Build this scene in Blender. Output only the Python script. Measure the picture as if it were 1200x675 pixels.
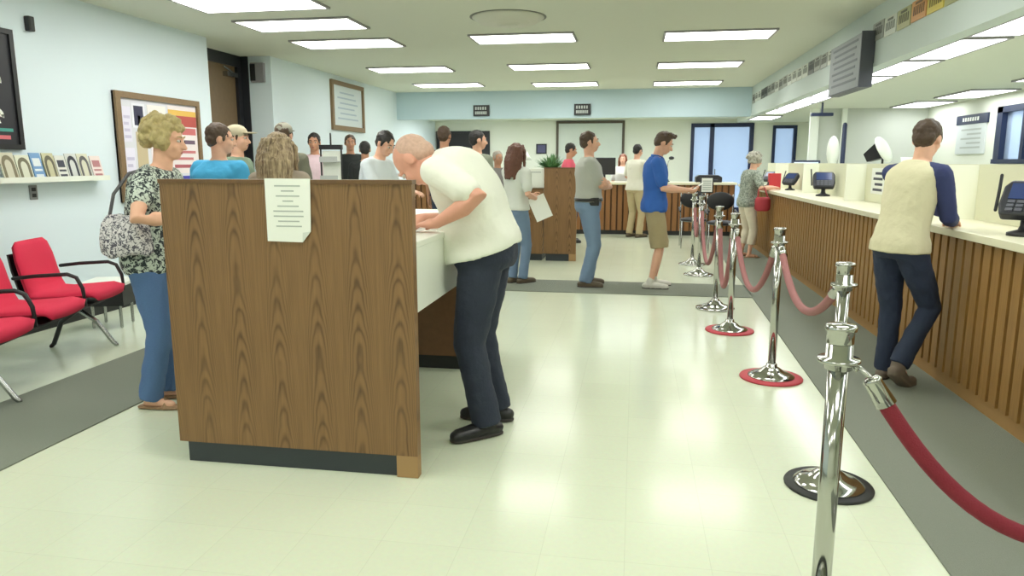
import bpy, bmesh, math, random
import numpy as np
from mathutils import Vector, Matrix, noise as mnoise

for o in list(bpy.data.objects):
    bpy.data.objects.remove(o)
S = bpy.context.scene
COL = S.collection
random.seed(7)
PI = math.pi

# ------------------------------------------------------------------ camera
cd = bpy.data.cameras.new('camera')
cam = bpy.data.objects.new('camera', cd)
COL.objects.link(cam)
cam.location = (0, 0, 1.42)
cam.rotation_euler = (math.radians(90 - 9.844), 0, math.radians(9.541))
cd.sensor_width = 36
cd.lens = 850 / 1200 * 36
cd.clip_start = 0.05
S.camera = cam

# ------------------------------------------------------------------ light and view
LIGHT_MAIN = 6.5          # ceiling troffers
LIGHT_LOW = 5.0           # troffers of the low ceiling over the counters
w = bpy.data.worlds.new('sky')
S.world = w
w.use_nodes = True
bgn = w.node_tree.nodes['Background']
bgn.inputs['Color'].default_value = (0.62, 0.78, 1.0, 1)
bgn.inputs['Strength'].default_value = 1.1
S.view_settings.view_transform = 'Standard'
S.view_settings.look = 'None'
S.view_settings.gamma = 1
S.view_settings.use_curve_mapping = False
S.view_settings.exposure = 0.68
S.cycles.diffuse_bounces = 6
S.cycles.max_bounces = 10


# ------------------------------------------------------------------ helpers: colour and materials
def lin(c):
    r = []
    for v in c:
        v = v / 255
        r.append(v / 12.92 if v <= 0.04045 else ((v + 0.055) / 1.055) ** 2.4)
    return (r[0], r[1], r[2], 1)


MATS = {}


def mat(name, c, rough=0.6, metal=0.0, spec=0.5, bump=0.0, scale=40, vary=0.0, emit=None, alpha=None):
    if name in MATS:
        return MATS[name]
    m = bpy.data.materials.new(name)
    m.use_nodes = True
    nt = m.node_tree
    b = nt.nodes['Principled BSDF']
    b.inputs['Base Color'].default_value = lin(c)
    b.inputs['Roughness'].default_value = rough
    b.inputs['Metallic'].default_value = metal
    b.inputs['Specular IOR Level'].default_value = spec
    if emit:
        b.inputs['Emission Color'].default_value = lin(emit[0])
        b.inputs['Emission Strength'].default_value = emit[1]
    if alpha is not None:
        b.inputs['Alpha'].default_value = alpha
    if bump or vary:
        tc = nt.nodes.new('ShaderNodeTexCoord')
        nz = nt.nodes.new('ShaderNodeTexNoise')
        nz.inputs['Scale'].default_value = scale
        nz.inputs['Detail'].default_value = 4
        nt.links.new(tc.outputs['Object'], nz.inputs['Vector'])
        if bump:
            bp = nt.nodes.new('ShaderNodeBump')
            bp.inputs['Strength'].default_value = bump
            bp.inputs['Distance'].default_value = 0.02
            nt.links.new(nz.outputs['Fac'], bp.inputs['Height'])
            nt.links.new(bp.outputs['Normal'], b.inputs['Normal'])
        if vary:
            mx = nt.nodes.new('ShaderNodeMix')
            mx.data_type = 'RGBA'
            L = lin(c)
            mx.inputs['A'].default_value = [max(0, v * (1 - vary)) for v in L[:3]] + [1]
            mx.inputs['B'].default_value = [min(1, v * (1 + vary)) for v in L[:3]] + [1]
            nt.links.new(nz.outputs['Fac'], mx.inputs['Factor'])
            nt.links.new(mx.outputs['Result'], b.inputs['Base Color'])
    MATS[name] = m
    return m


def N(nt, t, **kw):
    n = nt.nodes.new(t)
    for k, v in kw.items():
        setattr(n, k, v)
    return n


def mth(nt, op, a, b=None, c=None):
    n = nt.nodes.new('ShaderNodeMath')
    n.operation = op
    for i, v in enumerate((a, b, c)):
        if v is None:
            continue
        if isinstance(v, (int, float)):
            n.inputs[i].default_value = v
        else:
            nt.links.new(v, n.inputs[i])
    return n.outputs[0]


def oak(name, axis, light, dark, strip=0.095, off=0.0, cath=1.0):
    m = bpy.data.materials.new(name)
    m.use_nodes = True
    nt = m.node_tree
    b = nt.nodes['Principled BSDF']
    tc = N(nt, 'ShaderNodeTexCoord')
    sx = N(nt, 'ShaderNodeSeparateXYZ')
    nt.links.new(tc.outputs['Object'], sx.inputs[0])
    u = sx.outputs[axis]
    z = sx.outputs['Z']
    n1 = N(nt, 'ShaderNodeTexNoise')
    n1.inputs['Scale'].default_value = 2.6
    n1.inputs['Detail'].default_value = 3
    nt.links.new(tc.outputs['Object'], n1.inputs['Vector'])
    pp = mth(nt, 'PINGPONG', mth(nt, 'ADD', u, off), strip)
    f = mth(nt, 'ADD', mth(nt, 'ADD', z, mth(nt, 'MULTIPLY', mth(nt, 'MULTIPLY', pp, pp), 130.0)), mth(nt, 'MULTIPLY', n1.outputs['Fac'], 0.55))
    wv = mth(nt, 'SINE', mth(nt, 'MULTIPLY', f, 48.0))
    wv = mth(nt, 'POWER', mth(nt, 'MULTIPLY_ADD', wv, 0.5, 0.5), 2.2)
    mp = N(nt, 'ShaderNodeMapping')
    mp.inputs['Scale'].default_value = (90, 90, 3.0)
    nt.links.new(tc.outputs['Object'], mp.inputs['Vector'])
    n2 = N(nt, 'ShaderNodeTexNoise')
    n2.inputs['Scale'].default_value = 1.0
    n2.inputs['Detail'].default_value = 5
    nt.links.new(mp.outputs[0], n2.inputs['Vector'])
    # cathedral figure strongest where a slow noise says so
    n3 = N(nt, 'ShaderNodeTexNoise')
    n3.inputs['Scale'].default_value = 1.5
    nt.links.new(tc.outputs['Object'], n3.inputs['Vector'])
    amp = mth(nt, 'MULTIPLY', mth(nt, 'MULTIPLY', n3.outputs['Fac'], 1.25 * cath), mth(nt, 'SUBTRACT', 1.0, mth(nt, 'MULTIPLY', pp, .72 / strip)))
    fac = mth(nt, 'ADD', mth(nt, 'MULTIPLY', wv, amp), mth(nt, 'MULTIPLY', n2.outputs['Fac'], 0.85))
    fac = mth(nt, 'SUBTRACT', fac, 0.25)
    mx = N(nt, 'ShaderNodeMix', data_type='RGBA')
    mx.clamp_factor = True
    mx.inputs['A'].default_value = lin(light)
    mx.inputs['B'].default_value = lin(dark)
    nt.links.new(fac, mx.inputs['Factor'])
    nt.links.new(mx.outputs['Result'], b.inputs['Base Color'])
    b.inputs['Roughness'].default_value = 0.42
    MATS[name] = m
    return m


def pattern(name, c1, c2, scale=28, thr=0.5, rough=0.8, stretch=1.0, soft=.04):
    m = bpy.data.materials.new(name)
    m.use_nodes = True
    nt = m.node_tree
    b = nt.nodes['Principled BSDF']
    tc = N(nt, 'ShaderNodeTexCoord')
    nz = N(nt, 'ShaderNodeTexNoise')
    nz.inputs['Scale'].default_value = scale
    nz.inputs['Detail'].default_value = 2
    nz.inputs['Distortion'].default_value = 1.2
    mp = N(nt, 'ShaderNodeMapping')
    mp.inputs['Scale'].default_value = (1, 1, stretch)
    nt.links.new(tc.outputs['Object'], mp.inputs['Vector'])
    nt.links.new(mp.outputs[0], nz.inputs['Vector'])
    cr = N(nt, 'ShaderNodeValToRGB')
    cr.color_ramp.elements[0].position = thr - soft
    cr.color_ramp.elements[1].position = thr + soft
    cr.color_ramp.elements[0].color = lin(c1)
    cr.color_ramp.elements[1].color = lin(c2)
    nt.links.new(nz.outputs['Fac'], cr.inputs[0])
    nt.links.new(cr.outputs[0], b.inputs['Base Color'])
    b.inputs['Roughness'].default_value = rough
    MATS[name] = m
    return m


def floor_mat():
    m = bpy.data.materials.new('vinyl_tile')
    m.use_nodes = True
    nt = m.node_tree
    b = nt.nodes['Principled BSDF']
    tc = N(nt, 'ShaderNodeTexCoord')
    br = N(nt, 'ShaderNodeTexBrick')
    br.offset = 0
    br.inputs['Scale'].default_value = 1
    br.inputs['Brick Width'].default_value = 0.305
    br.inputs['Row Height'].default_value = 0.305
    br.inputs['Mortar Size'].default_value = 0.0012
    br.inputs['Color1'].default_value = lin((219, 226, 203))
    br.inputs['Color2'].default_value = lin((216, 223, 200))
    br.inputs['Mortar'].default_value = lin((206, 212, 190))
    nt.links.new(tc.outputs['Object'], br.inputs['Vector'])
    nz = N(nt, 'ShaderNodeTexNoise')
    nz.inputs['Scale'].default_value = 55
    nz.inputs['Detail'].default_value = 3
    nt.links.new(tc.outputs['Object'], nz.inputs['Vector'])
    mx = N(nt, 'ShaderNodeMix', data_type='RGBA', blend_type='MULTIPLY')
    mx.inputs['Factor'].default_value = 0.10
    nt.links.new(br.outputs['Color'], mx.inputs['A'])
    nt.links.new(nz.outputs['Color'], mx.inputs['B'])
    nt.links.new(mx.outputs['Result'], b.inputs['Base Color'])
    b.inputs['Roughness'].default_value = 0.17
    b.inputs['Specular IOR Level'].default_value = 0.3
    MATS['vinyl_tile'] = m
    return m


# ------------------------------------------------------------------ helpers: geometry
class MB:
    """collects shapes in world coordinates, then links them as ONE mesh object"""

    def __init__(self):
        self.v, self.f = [], []

    def add(self, vs, fs):
        k = len(self.v)
        self.v += [tuple(map(float, p)) for p in vs]
        self.f += [tuple(i + k for i in q) for q in fs]
        return self

    def box(self, a, b, M=None):
        (x0, y0, z0), (x1, y1, z1) = a, b
        vs = [(x0, y0, z0), (x1, y0, z0), (x1, y1, z0), (x0, y1, z0), (x0, y0, z1), (x1, y0, z1), (x1, y1, z1), (x0, y1, z1)]
        if M is not None:
            vs = [M @ Vector(p) for p in vs]
        return self.add(vs, [(3, 2, 1, 0), (4, 5, 6, 7), (0, 1, 5, 4), (1, 2, 6, 5), (2, 3, 7, 6), (3, 0, 4, 7)])

    def prism(self, poly, z0, z1, M=None):
        """polygon in local xy (ccw) extruded along z"""
        n = len(poly)
        vs = [(x, y, z0) for x, y in poly] + [(x, y, z1) for x, y in poly]
        if M is not None:
            vs = [M @ Vector(p) for p in vs]
        fs = [tuple(range(n - 1, -1, -1)), tuple(range(n, 2 * n))]
        fs += [(i, (i + 1) % n, n + (i + 1) % n, n + i) for i in range(n)]
        return self.add(vs, fs)

    def lathe(self, prof, c=(0, 0, 0), n=32, M=None):
        vs, fs = [], []
        for r, z in prof:
            for i in range(n):
                a = 2 * PI * i / n
                p = Vector((r * math.cos(a), r * math.sin(a), z))
                if M is not None:
                    p = M @ p
                vs.append(p + Vector(c))
        for k in range(len(prof) - 1):
            for i in range(n):
                j = (i + 1) % n
                fs.append((k * n + i, k * n + j, (k + 1) * n + j, (k + 1) * n + i))
        fs.append(tuple(range(n - 1, -1, -1)))
        k = (len(prof) - 1) * n
        fs.append(tuple(k + i for i in range(n)))
        return self.add(vs, fs)

    def tube(self, pts, rad, n=12, round_ends=True, flat=None):
        """tapered tube through pts; flat=(axis vector, factor) squashes the section along the axis"""
        P = [np.array(p, float) for p in pts]
        if not hasattr(rad, '__len__'):
            rad = [rad] * len(P)
        rad = list(rad)
        if round_ends:
            t0 = P[0] - P[1]; t0 /= np.linalg.norm(t0) + 1e-9
            t1 = P[-1] - P[-2]; t1 /= np.linalg.norm(t1) + 1e-9
            pre = [(P[0] + t0 * rad[0] * s, rad[0] * c) for s, c in ((0.97, 0.24), (0.71, 0.71))]
            post = [(P[-1] + t1 * rad[-1] * s, rad[-1] * c) for s, c in ((0.71, 0.71), (0.97, 0.24))]
            P = [p for p, _ in pre] + P + [p for p, _ in post]
            rad = [r for _, r in pre] + rad + [r for _, r in post]
        vs, fs = [], []
        prev = None
        for i, p in enumerate(P):
            a = P[max(i - 1, 0)]; b = P[min(i + 1, len(P) - 1)]
            t = b - a; t /= np.linalg.norm(t) + 1e-9
            if prev is None:
                ref = np.array([0, 0, 1.]) if abs(t[2]) < 0.9 else np.array([1., 0, 0])
                u = np.cross(ref, t)
            else:
                u = prev - t * (prev @ t)
            u /= np.linalg.norm(u) + 1e-9
            prev = u
            v = np.cross(t, u)
            for k in range(n):
                an = 2 * PI * k / n
                q = (u * math.cos(an) + v * math.sin(an)) * rad[i]
                if flat is not None:
                    ax = np.array(flat[0], float)
                    q = q - ax * (q @ ax) * (1 - flat[1])
                vs.append(p + q)
        m = len(P)
        for i in range(m - 1):
            for k in range(n):
                j = (k + 1) % n
                fs.append((i * n + k, i * n + j, (i + 1) * n + j, (i + 1) * n + k))
        fs.append(tuple(range(n - 1, -1, -1)))
        fs.append(tuple((m - 1) * n + k for k in range(n)))
        return self.add(vs, fs)

    def ell(self, c, r, F=None, n=14, m=9):
        """ellipsoid; F is a 3x3 array whose rows are its axes"""
        c = np.array(c, float)
        F = np.eye(3) if F is None else np.array(F, float)
        vs, fs = [], []
        for i in range(1, m):
            th = PI * i / m
            for k in range(n):
                ph = 2 * PI * k / n
                q = np.array([r[0] * math.sin(th) * math.cos(ph), r[1] * math.sin(th) * math.sin(ph), r[2] * math.cos(th)])
                vs.append(c + q @ F)
        top = len(vs); vs.append(c + np.array([0, 0, r[2]]) @ F)
        bot = len(vs); vs.append(c - np.array([0, 0, r[2]]) @ F)
        for i in range(m - 2):
            for k in range(n):
                j = (k + 1) % n
                fs.append((i * n + k, (i + 1) * n + k, (i + 1) * n + j, i * n + j))
        for k in range(n):
            j = (k + 1) % n
            fs.append((top, k, j))
            fs.append((bot, (m - 2) * n + j, (m - 2) * n + k))
        return self.add(vs, fs)

    def rings(self, R):
        """closed loft through rings of equal length"""
        n = len(R[0])
        vs = [p for r in R for p in r]
        fs = []
        for i in range(len(R) - 1):
            for k in range(n):
                j = (k + 1) % n
                fs.append((i * n + k, i * n + j, (i + 1) * n + j, (i + 1) * n + k))
        fs.append(tuple(range(n - 1, -1, -1)))
        fs.append(tuple((len(R) - 1) * n + k for k in range(n)))
        return self.add(vs, fs)

    def mesh(self, name):
        me = bpy.data.meshes.new(name)
        me.from_pydata(self.v, [], self.f)
        me.update()
        return me

    def build(self, name, m, parent=None, smooth=False, bevel=0.0):
        me = self.mesh(name)
        bm = bmesh.new(); bm.from_mesh(me)
        bmesh.ops.recalc_face_normals(bm, faces=bm.faces)
        bm.to_mesh(me); bm.free()
        return link(name, me, m, parent, smooth, bevel)

    def blob(self, name, m, parent, voxel, it=4, disp=0.0, dscale=0.08):
        """fuse the collected closed shapes into one continuous skin"""
        me = self.mesh(name)
        bm = bmesh.new(); bm.from_mesh(me)
        bmesh.ops.recalc_face_normals(bm, faces=bm.faces)
        bm.to_mesh(me); bm.free()
        t = bpy.data.objects.new('tmp', me); COL.objects.link(t)
        r = t.modifiers.new('r', 'REMESH'); r.mode = 'VOXEL'; r.voxel_size = voxel; r.adaptivity = 0
        sm = t.modifiers.new('s', 'SMOOTH'); sm.factor = 0.5; sm.iterations = it
        if disp:
            tx = bpy.data.textures.get('folds%.3f' % dscale) or bpy.data.textures.new('folds%.3f' % dscale, 'CLOUDS')
            tx.noise_scale = dscale
            d = t.modifiers.new('d', 'DISPLACE'); d.texture = tx; d.strength = disp; d.mid_level = 0.5
            d.texture_coords = 'LOCAL'
        dg = bpy.context.evaluated_depsgraph_get()
        out = bpy.data.meshes.new_from_object(t.evaluated_get(dg))
        bpy.data.objects.remove(t); bpy.data.meshes.remove(me)
        out.name = name
        return link(name, out, m, parent, True)


def link(name, me, m, parent=None, smooth=False, bevel=0.0):
    if parent is not None:
        me.transform(Matrix.Translation(-origin(parent)))
    if smooth:
        me.polygons.foreach_set('use_smooth', [True] * len(me.polygons))
    me.materials.clear()
    for q in (m if isinstance(m, (list, tuple)) else [m]):
        me.materials.append(q)
    o = bpy.data.objects.new(name, me)
    COL.objects.link(o)
    if parent is not None:
        o.parent = parent
    if bevel:
        b = o.modifiers.new('bevel', 'BEVEL'); b.width = bevel; b.segments = 2; b.limit_method = 'ANGLE'
    return o


def origin(o):
    v = Vector((0, 0, 0))
    while o is not None:
        v += o.location
        o = o.parent
    return v


def thing(name, label, cat, loc=(0, 0, 0), group=None):
    o = bpy.data.objects.new(name, None)
    o.empty_display_size = 0.1
    COL.objects.link(o)
    o.location = loc
    return tag(o, label, cat, group)


def tag(o, label, cat, group=None):
    o['label'] = label; o['category'] = cat
    if group:
        o['group'] = group
    return o


def struct(name, mb, m):
    o = mb.build(name, m)
    o['kind'] = 'structure'
    return o


def copy_tree(o, loc, label, group=None, parent=None):
    c = o.copy(); COL.objects.link(c)
    if parent is None:
        c.location = loc
        if label: c['label'] = label
        if group: c['group'] = group
    else:
        c.parent = parent
    for ch in o.children:
        copy_tree(ch, None, None, None, c)
    return c


# ------------------------------------------------------------------ materials
WALL_L = mat('daylight_tinted_paint', (219, 232, 240), 0.7, bump=0.03, scale=200)  # bluish daylight on the left wall is put into its colour
WALL_W = mat('warm_white_paint', (226, 229, 216), 0.7)
WALL_G = mat('grey_paint', (196, 200, 192), 0.7)
CEIL = mat('ceiling_tile', (212, 215, 202), 0.9, bump=0.1, scale=120)
BEAM = mat('pale_blue_soffit', (190, 211, 222), 0.7)
SOFF = mat('grey_green_soffit', (196, 206, 204), 0.7)
VCT = floor_mat()
CARPET = mat('grey_carpet', (132, 137, 125), 0.95, bump=0.5, scale=350, vary=0.15)
BLACK = mat('black_plastic', (28, 28, 32), 0.45)
DARK = mat('dark_bronze_frame', (38, 40, 46), 0.4)
NAVYF = mat('navy_frame', (30, 42, 74), 0.4)
BASEB = mat('black_vinyl_base', (34, 36, 36), 0.5)
KICK = mat('slate_kick', (52, 58, 64), 0.5)
CHROME = mat('chrome', (186, 186, 182), 0.1, metal=1.0)
STEEL = mat('steel', (170, 172, 172), 0.25, metal=1.0)
WHITE = mat('white_laminate', (232, 236, 226), 0.35)
CREAM = mat('cream_laminate', (226, 222, 196), 0.35)
PARTN = mat('cream_partition', (222, 222, 196), 0.6)
PAPER = mat('white_paper', (240, 242, 236), 0.8)
GREYTXT = mat('grey_print', (176, 182, 178), 0.8)
DKTXT = mat('dark_print', (70, 72, 84), 0.8)
OAK = oak('oak_panel', 'X', (141, 106, 68), (86, 61, 36), off=0.05)
OAKT = oak('oak_edge', 'X', (112, 82, 50), (82, 58, 36), cath=0.2)
SLAT = oak('slat_wood', 'Y', (156, 117, 64), (108, 78, 40), cath=0.25)
SLATX = oak('slat_wood_back', 'X', (150, 104, 60), (104, 70, 38), cath=0.25)
RED = mat('red_fabric', (216, 40, 76), 0.85, bump=0.25, scale=300)
ROPE = mat('red_velvet', (128, 36, 50), 0.9, bump=0.3, scale=200)
ROPEP = mat('red_velvet_pink_sheen', (162, 110, 110), 0.9, bump=0.3, scale=200)  # red velvet, the pale sheen of the light painted into its colour
REDP = mat('red_base_cover', (190, 62, 74), 0.5)
WOODF = mat('wood_frame', (128, 104, 74), 0.5, vary=0.2, scale=60)
BROWND = mat('brown_door', (122, 100, 74), 0.45, vary=0.15, scale=18)


def emitter(name, c, s):
    m = bpy.data.materials.new(name); m.use_nodes = True
    nt = m.node_tree
    nt.nodes.remove(nt.nodes['Principled BSDF'])
    e = N(nt, 'ShaderNodeEmission')
    e.inputs['Color'].default_value = lin(c); e.inputs['Strength'].default_value = s
    nt.links.new(e.outputs[0], nt.nodes['Material Output'].inputs['Surface'])
    return m


EM_MAIN = emitter('troffer_lens', (255, 255, 247), LIGHT_MAIN)
EM_LOW = emitter('low_troffer_lens', (250, 254, 255), LIGHT_LOW)


def glass_mat():
    m = bpy.data.materials.new('frosted_glass'); m.use_nodes = True
    nt = m.node_tree
    b = nt.nodes['Principled BSDF']
    b.inputs['Base Color'].default_value = lin((196, 212, 232))
    b.inputs['Roughness'].default_value = 0.3
    tr = N(nt, 'ShaderNodeBsdfTransparent')
    tr.inputs['Color'].default_value = (0.9, 0.95, 1, 1)
    mx = N(nt, 'ShaderNodeMixShader'); mx.inputs[0].default_value = 0.55
    nt.links.new(b.outputs[0], mx.inputs[1]); nt.links.new(tr.outputs[0], mx.inputs[2])
    nt.links.new(mx.outputs[0], nt.nodes['Material Output'].inputs['Surface'])
    return m


GLASS = glass_mat()

# ------------------------------------------------------------------ the room
XL, XR, YB, YF = -4.97, 4.87, 18.0, -4.0
ZC, ZL = 2.85, 2.33
struct('floor', MB().box((XL - 1, YF - .2, -0.1), (XR + .2, YB + .2, 0)), VCT)
struct('ceiling', MB().box((XL - .6, YF - .1, ZC), (2.30, 15.15, ZC + .1)), CEIL)
struct('ceiling.001', MB().box((2.30, YF - .1, ZL), (XR + .1, YB + .1, ZL + .1)), CEIL)
struct('ceiling.002', MB().box((XL - .1, 15.13, 2.42), (2.30, YB + .1, 2.52)), CEIL)
# left wall with the recessed doorway between Y 8.1 and 9.62
m = MB().box((XL - .12, YF, 0), (XL, 8.10, ZC)).box((XL - .12, 9.62, 0), (XL, YB, ZC))
m.box((-5.62, 7.98, 0), (XL - .12, 8.10, ZC)).box((-5.62, 9.62, 0), (XL - .12, 9.74, ZC)).box((-5.62, 8.1, 0), (-5.50, 9.62, ZC))
struct('wall_left', m, WALL_L)
# back wall with openings for the glass door and a window
m = MB().box((XL, YB, 0), (1.27, YB + .12, 2.45)).box((1.27, YB, 2.32), (2.70, YB + .12, 2.45)).box((2.70, YB, 0), (3.12, YB + .12, 2.45))
m.box((3.12, YB, 0), (3.66, YB + .12, 1.0)).box((3.12, YB, 2.26), (3.66, YB + .12, 2.45)).box((3.66, YB, 0), (XR, YB + .12, 2.45))
struct('wall_back', m, WALL_W)
# right wall with a window, and the staff wall at its end
m = MB().box((XR, YF, 0), (XR + .12, 9.6, ZL)).box((XR, 9.6, 0), (XR + .12, 11.1, 1.40)).box((XR, 9.6, 2.16), (XR + .12, 11.1, ZL)).box((XR, 11.1, 0), (XR + .12, YB, ZL))
struct('wall_right', m, WALL_W)
struct('wall_inner', MB().box((3.02, 13.6, 0), (XR, 13.72, ZL)), WALL_G)
struct('wall_front', MB().box((XL - .12, YF - .12, 0), (XR + .12, YF, ZC)), WALL_W)
struct('trim_1', MB().box((XL, 15.0, 2.30), (2.18, 15.15, ZC)), BEAM)
m = MB().box((2.18, YF, 2.30), (2.30, 15.15, ZC)).box((2.172, YF, 2.30), (2.18, 15.0, 2.335))
struct('trim_2', m, SOFF)
struct('baseboard_left', MB().box((XL, YF, 0), (XL + .012, 8.10, .11)).box((XL, 9.62, 0), (XL + .012, YB, .11)), BASEB)

# door in the recess
d = MB().box((-5.49, 8.22, 0.01), (-5.44, 9.50, 2.70)).build('door_1', BROWND)
d['kind'] = 'structure'
f = MB().box((-5.50, 8.10, 0), (-5.40, 8.22, ZC)).box((-5.50, 9.50, 0), (-5.40, 9.62, ZC)).box((-5.50, 8.22, 2.70), (-5.40, 9.50, ZC))
f.build('door_frame', DARK, d)
MB().tube([(-5.44, 8.32, 1.02), (-5.38, 8.32, 1.02), (-5.38, 8.44, 1.02)], .011).build('door_handle', STEEL, d)
MB().box((-5.44, 9.2, 2.55), (-5.37, 9.46, 2.61)).tube([(-5.38, 9.35, 2.61), (-5.36, 9.1, 2.66)], .012).build('door_closer', STEEL, d)
# jamb that faces us carries a dark frame strip
struct('trim_3', MB().box((-5.40, 9.60, 0), (-5.30, 9.62, ZC)), DARK)

# glass door at the back, window beside it, window on the right
g = MB().box((1.34, YB + .04, 0.35), (1.72, YB + .055, 2.24)).box((1.80, YB + .04, .35), (2.62, YB + .055, 2.24)).build('door_2', GLASS)
g['kind'] = 'structure'
f = MB()
for x0, x1 in ((1.27, 1.35), (1.71, 1.81), (2.61, 2.70)):
    f.box((x0, YB - .03, 0), (x1, YB + .10, 2.32))
f.box((1.35, YB - .03, 2.23), (2.61, YB + .10, 2.32)).box((1.35, YB - .02, 0), (1.71, YB + .09, .36)).box((1.81, YB - .02, 0), (2.61, YB + .09, .36))
f.build('door_frame', NAVYF, g)
MB().tube([(1.85, YB - .06, .9), (1.85, YB - .06, 1.25)], .012).build('door_handle', STEEL, g)
g = MB().box((3.17, YB + .04, 1.05), (3.61, YB + .055, 2.20)).build('window_1', GLASS)
g['kind'] = 'structure'
f = MB().box((3.12, YB - .03, 1.0), (3.19, YB + .1, 2.26)).box((3.59, YB - .03, 1.0), (3.66, YB + .1, 2.26)).box((3.19, YB - .03, 2.19), (3.59, YB + .1, 2.26)).box((3.19, YB - .03, 1.0), (3.59, YB + .1, 1.06))
f.build('window_frame', NAVYF, g)
g = MB().box((XR + .04, 9.66, 1.45), (XR + .055, 11.05, 2.10)).build('window_2', GLASS)
g['kind'] = 'structure'
f = MB()
for y0, y1 in ((9.6, 9.68), (10.33, 10.41), (10.95, 11.1)):
    f.box((XR - .03, y0, 1.40), (XR + .1, y1, 2.16))
f.box((XR - .03, 9.6, 2.08), (XR + .1, 11.1, 2.16)).box((XR - .05, 9.6, 1.40), (XR + .1, 11.1, 1.46))
f.build('window_frame', NAVYF, g)

# ------------------------------------------------------------------ runners on the floor
def runner(label, pts):
    o = MB().prism(pts, 0.0005, .007).build('floor_runner', CARPET)
    return tag(o, label, 'carpet runner')


runner('grey carpet runner along the slatted counter, right of the rope posts', [(1.06, .2), (1.99, .2), (1.99, 14.4), (1.36, 14.4), (1.29, 8.98)])
runner('grey carpet strip across the room under the two men in line', [(-2.86, 7.87), (1.27, 7.87), (1.29, 8.69), (-2.86, 8.69)])
runner('grey carpet runner in front of the red chairs', [(-3.70, .2), (-2.88, .2), (-2.88, 8.69), (-3.70, 8.69)])


# ------------------------------------------------------------------ ceiling fixtures
def troffer(x0, x1, y0, y1, z, em, label, group=None, name='ceiling_light'):
    t = thing(name, label, 'ceiling light', ((x0 + x1) / 2, (y0 + y1) / 2, z), group)
    f = MB()
    k, h = .025, .02
    f.box((x0, y0, z - h), (x1, y0 + k, z)).box((x0, y1 - k, z - h), (x1, y1, z)).box((x0, y0 + k, z - h), (x0 + k, y1 - k, z)).box((x1 - k, y0 + k, z - h), (x1, y1 - k, z))
    f.build('frame', mat('troffer_frame', (150, 148, 150), 0.5), t)
    MB().box((x0 + k, y0 + k, z - h + .004), (x1 - k, y1 - k, z - .001)).build('diffuser', em, t)
    return t


ordn = ['nearest', 'second', 'third', 'fourth', 'fifth']
for i, yc in enumerate((6.45, 7.50, 8.75, 11.3, 13.65)):
    troffer(-4.12, -2.86, yc - .31, yc + .31, ZC, EM_MAIN, ordn[i] + ' ceiling light in the left row, counted from the camera', 'main ceiling lights')
for i, yc in enumerate((8.72, 11.3, 13.85)):
    troffer(-1.93, -.72, yc - .31, yc + .31, ZC, EM_MAIN, ordn[i] + ' ceiling light in the middle row, counted from the camera', 'main ceiling lights')
    troffer(.27, 1.49, yc + .15 - .31, yc + .15 + .31, ZC, EM_MAIN, ordn[i] + ' ceiling light in the row beside the soffit, counted from the camera', 'main ceiling lights')
for yc in (5.2, 2.6, 0., -2.6):          # the rows go on overhead, out of the picture
    for x0 in (-4.1, -1.93, .27):
        troffer(x0, x0 + 1.22, yc - .31, yc + .31, ZC, EM_MAIN, 'ceiling light overhead, above the top edge of the picture', 'overhead ceiling lights')
y = 14.5
k = 0
ys = []
while y > 1:
    ys.append(y); y -= 1.22
ordw = ordn + ['sixth', 'seventh', 'eighth', 'ninth', 'tenth']
k = 0
for yy in reversed(ys):
    if yy < 5.0:
        lb, gr = 'narrow light over the right counter, beyond the top right edge of the picture', 'counter lights out of the picture'
    else:
        lb, gr = ordw[k] + ' narrow ceiling light in view along the soffit over the right counter, from the camera', 'counter ceiling lights'
        k += 1
    troffer(2.33, 2.70, yy - 1.12, yy, ZL, EM_LOW, lb, gr)
for yc, lb in ((4.2, 'wide ceiling light over the staff area, beyond the right edge of the picture'), (6.4, 'wide ceiling light over the staff area, beyond the right edge of the picture'),
               (8.7, 'wide ceiling light over the staff area, nearest one in view at the right edge'), (10.9, 'wide ceiling light over the staff area, middle one of three in view'), (12.75, 'wide ceiling light over the staff area, farthest, next to the grey end wall')):
    troffer(4.16, 4.74, yc - .6, yc + .6, ZL, EM_LOW, lb, 'staff ceiling lights out of the picture' if yc < 8 else 'staff ceiling lights')
troffer(-4.5, -2.9, 15.5, 15.95, 2.375, EM_LOW, 'low ceiling light showing under the blue beam at the back')
troffer(-.8, .4, 15.8, 16.4, 2.42, EM_LOW, 'low ceiling light behind the blue beam, over the back counter')
for x0, yc in ((-4.4, 16.5), (-2.6, 15.55), (-2.6, 16.3), (-.8, 15.45), (.9, 15.6)):  # unseen lights added to brighten the area behind the beam
    troffer(x0, x0 + 1.22, yc - .3, yc + .3, 2.42, EM_LOW, 'unseen ceiling light added above the back counter, hidden by the blue beam', 'added lights hidden by the beam')
troffer(1.2, 2.0, 16.0, 16.6, 2.42, EM_LOW, 'low ceiling light in front of the glass door')
troffer(2.35, 2.85, 15.4, 16.6, ZL, EM_LOW, 'low ceiling light in the passage beside the glass door')

# round air diffuser
t = thing('air_vent', 'round white ceiling air vent above the middle row of lights', 'air vent', (-1.30, 7.5, ZC))
VENT = mat('vent_white', (206, 206, 194), 0.5)
VENTD = mat('vent_grey', (120, 122, 114), 0.6)
MB().lathe([(.385, -.004), (.385, 0), (0, 0)], (-1.30, 7.5, ZC), 40).build('back_plate', VENTD, t, True)
for r in (.36, .27, .18):
    MB().lathe([(r - .07, -.055 - (0.36 - r) * .12), (r, -.012), (r, -.004), (r - .02, -.004), (r - .08, -.05 - (0.36 - r) * .12)], (-1.30, 7.5, ZC), 40).build('cone_ring', VENT, t, True)
MB().lathe([(.0, -.085), (.09, -.08), (.095, -.07), (.0, 0)], (-1.30, 7.5, ZC), 32).build('center_disc', VENT, t, True)

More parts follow.
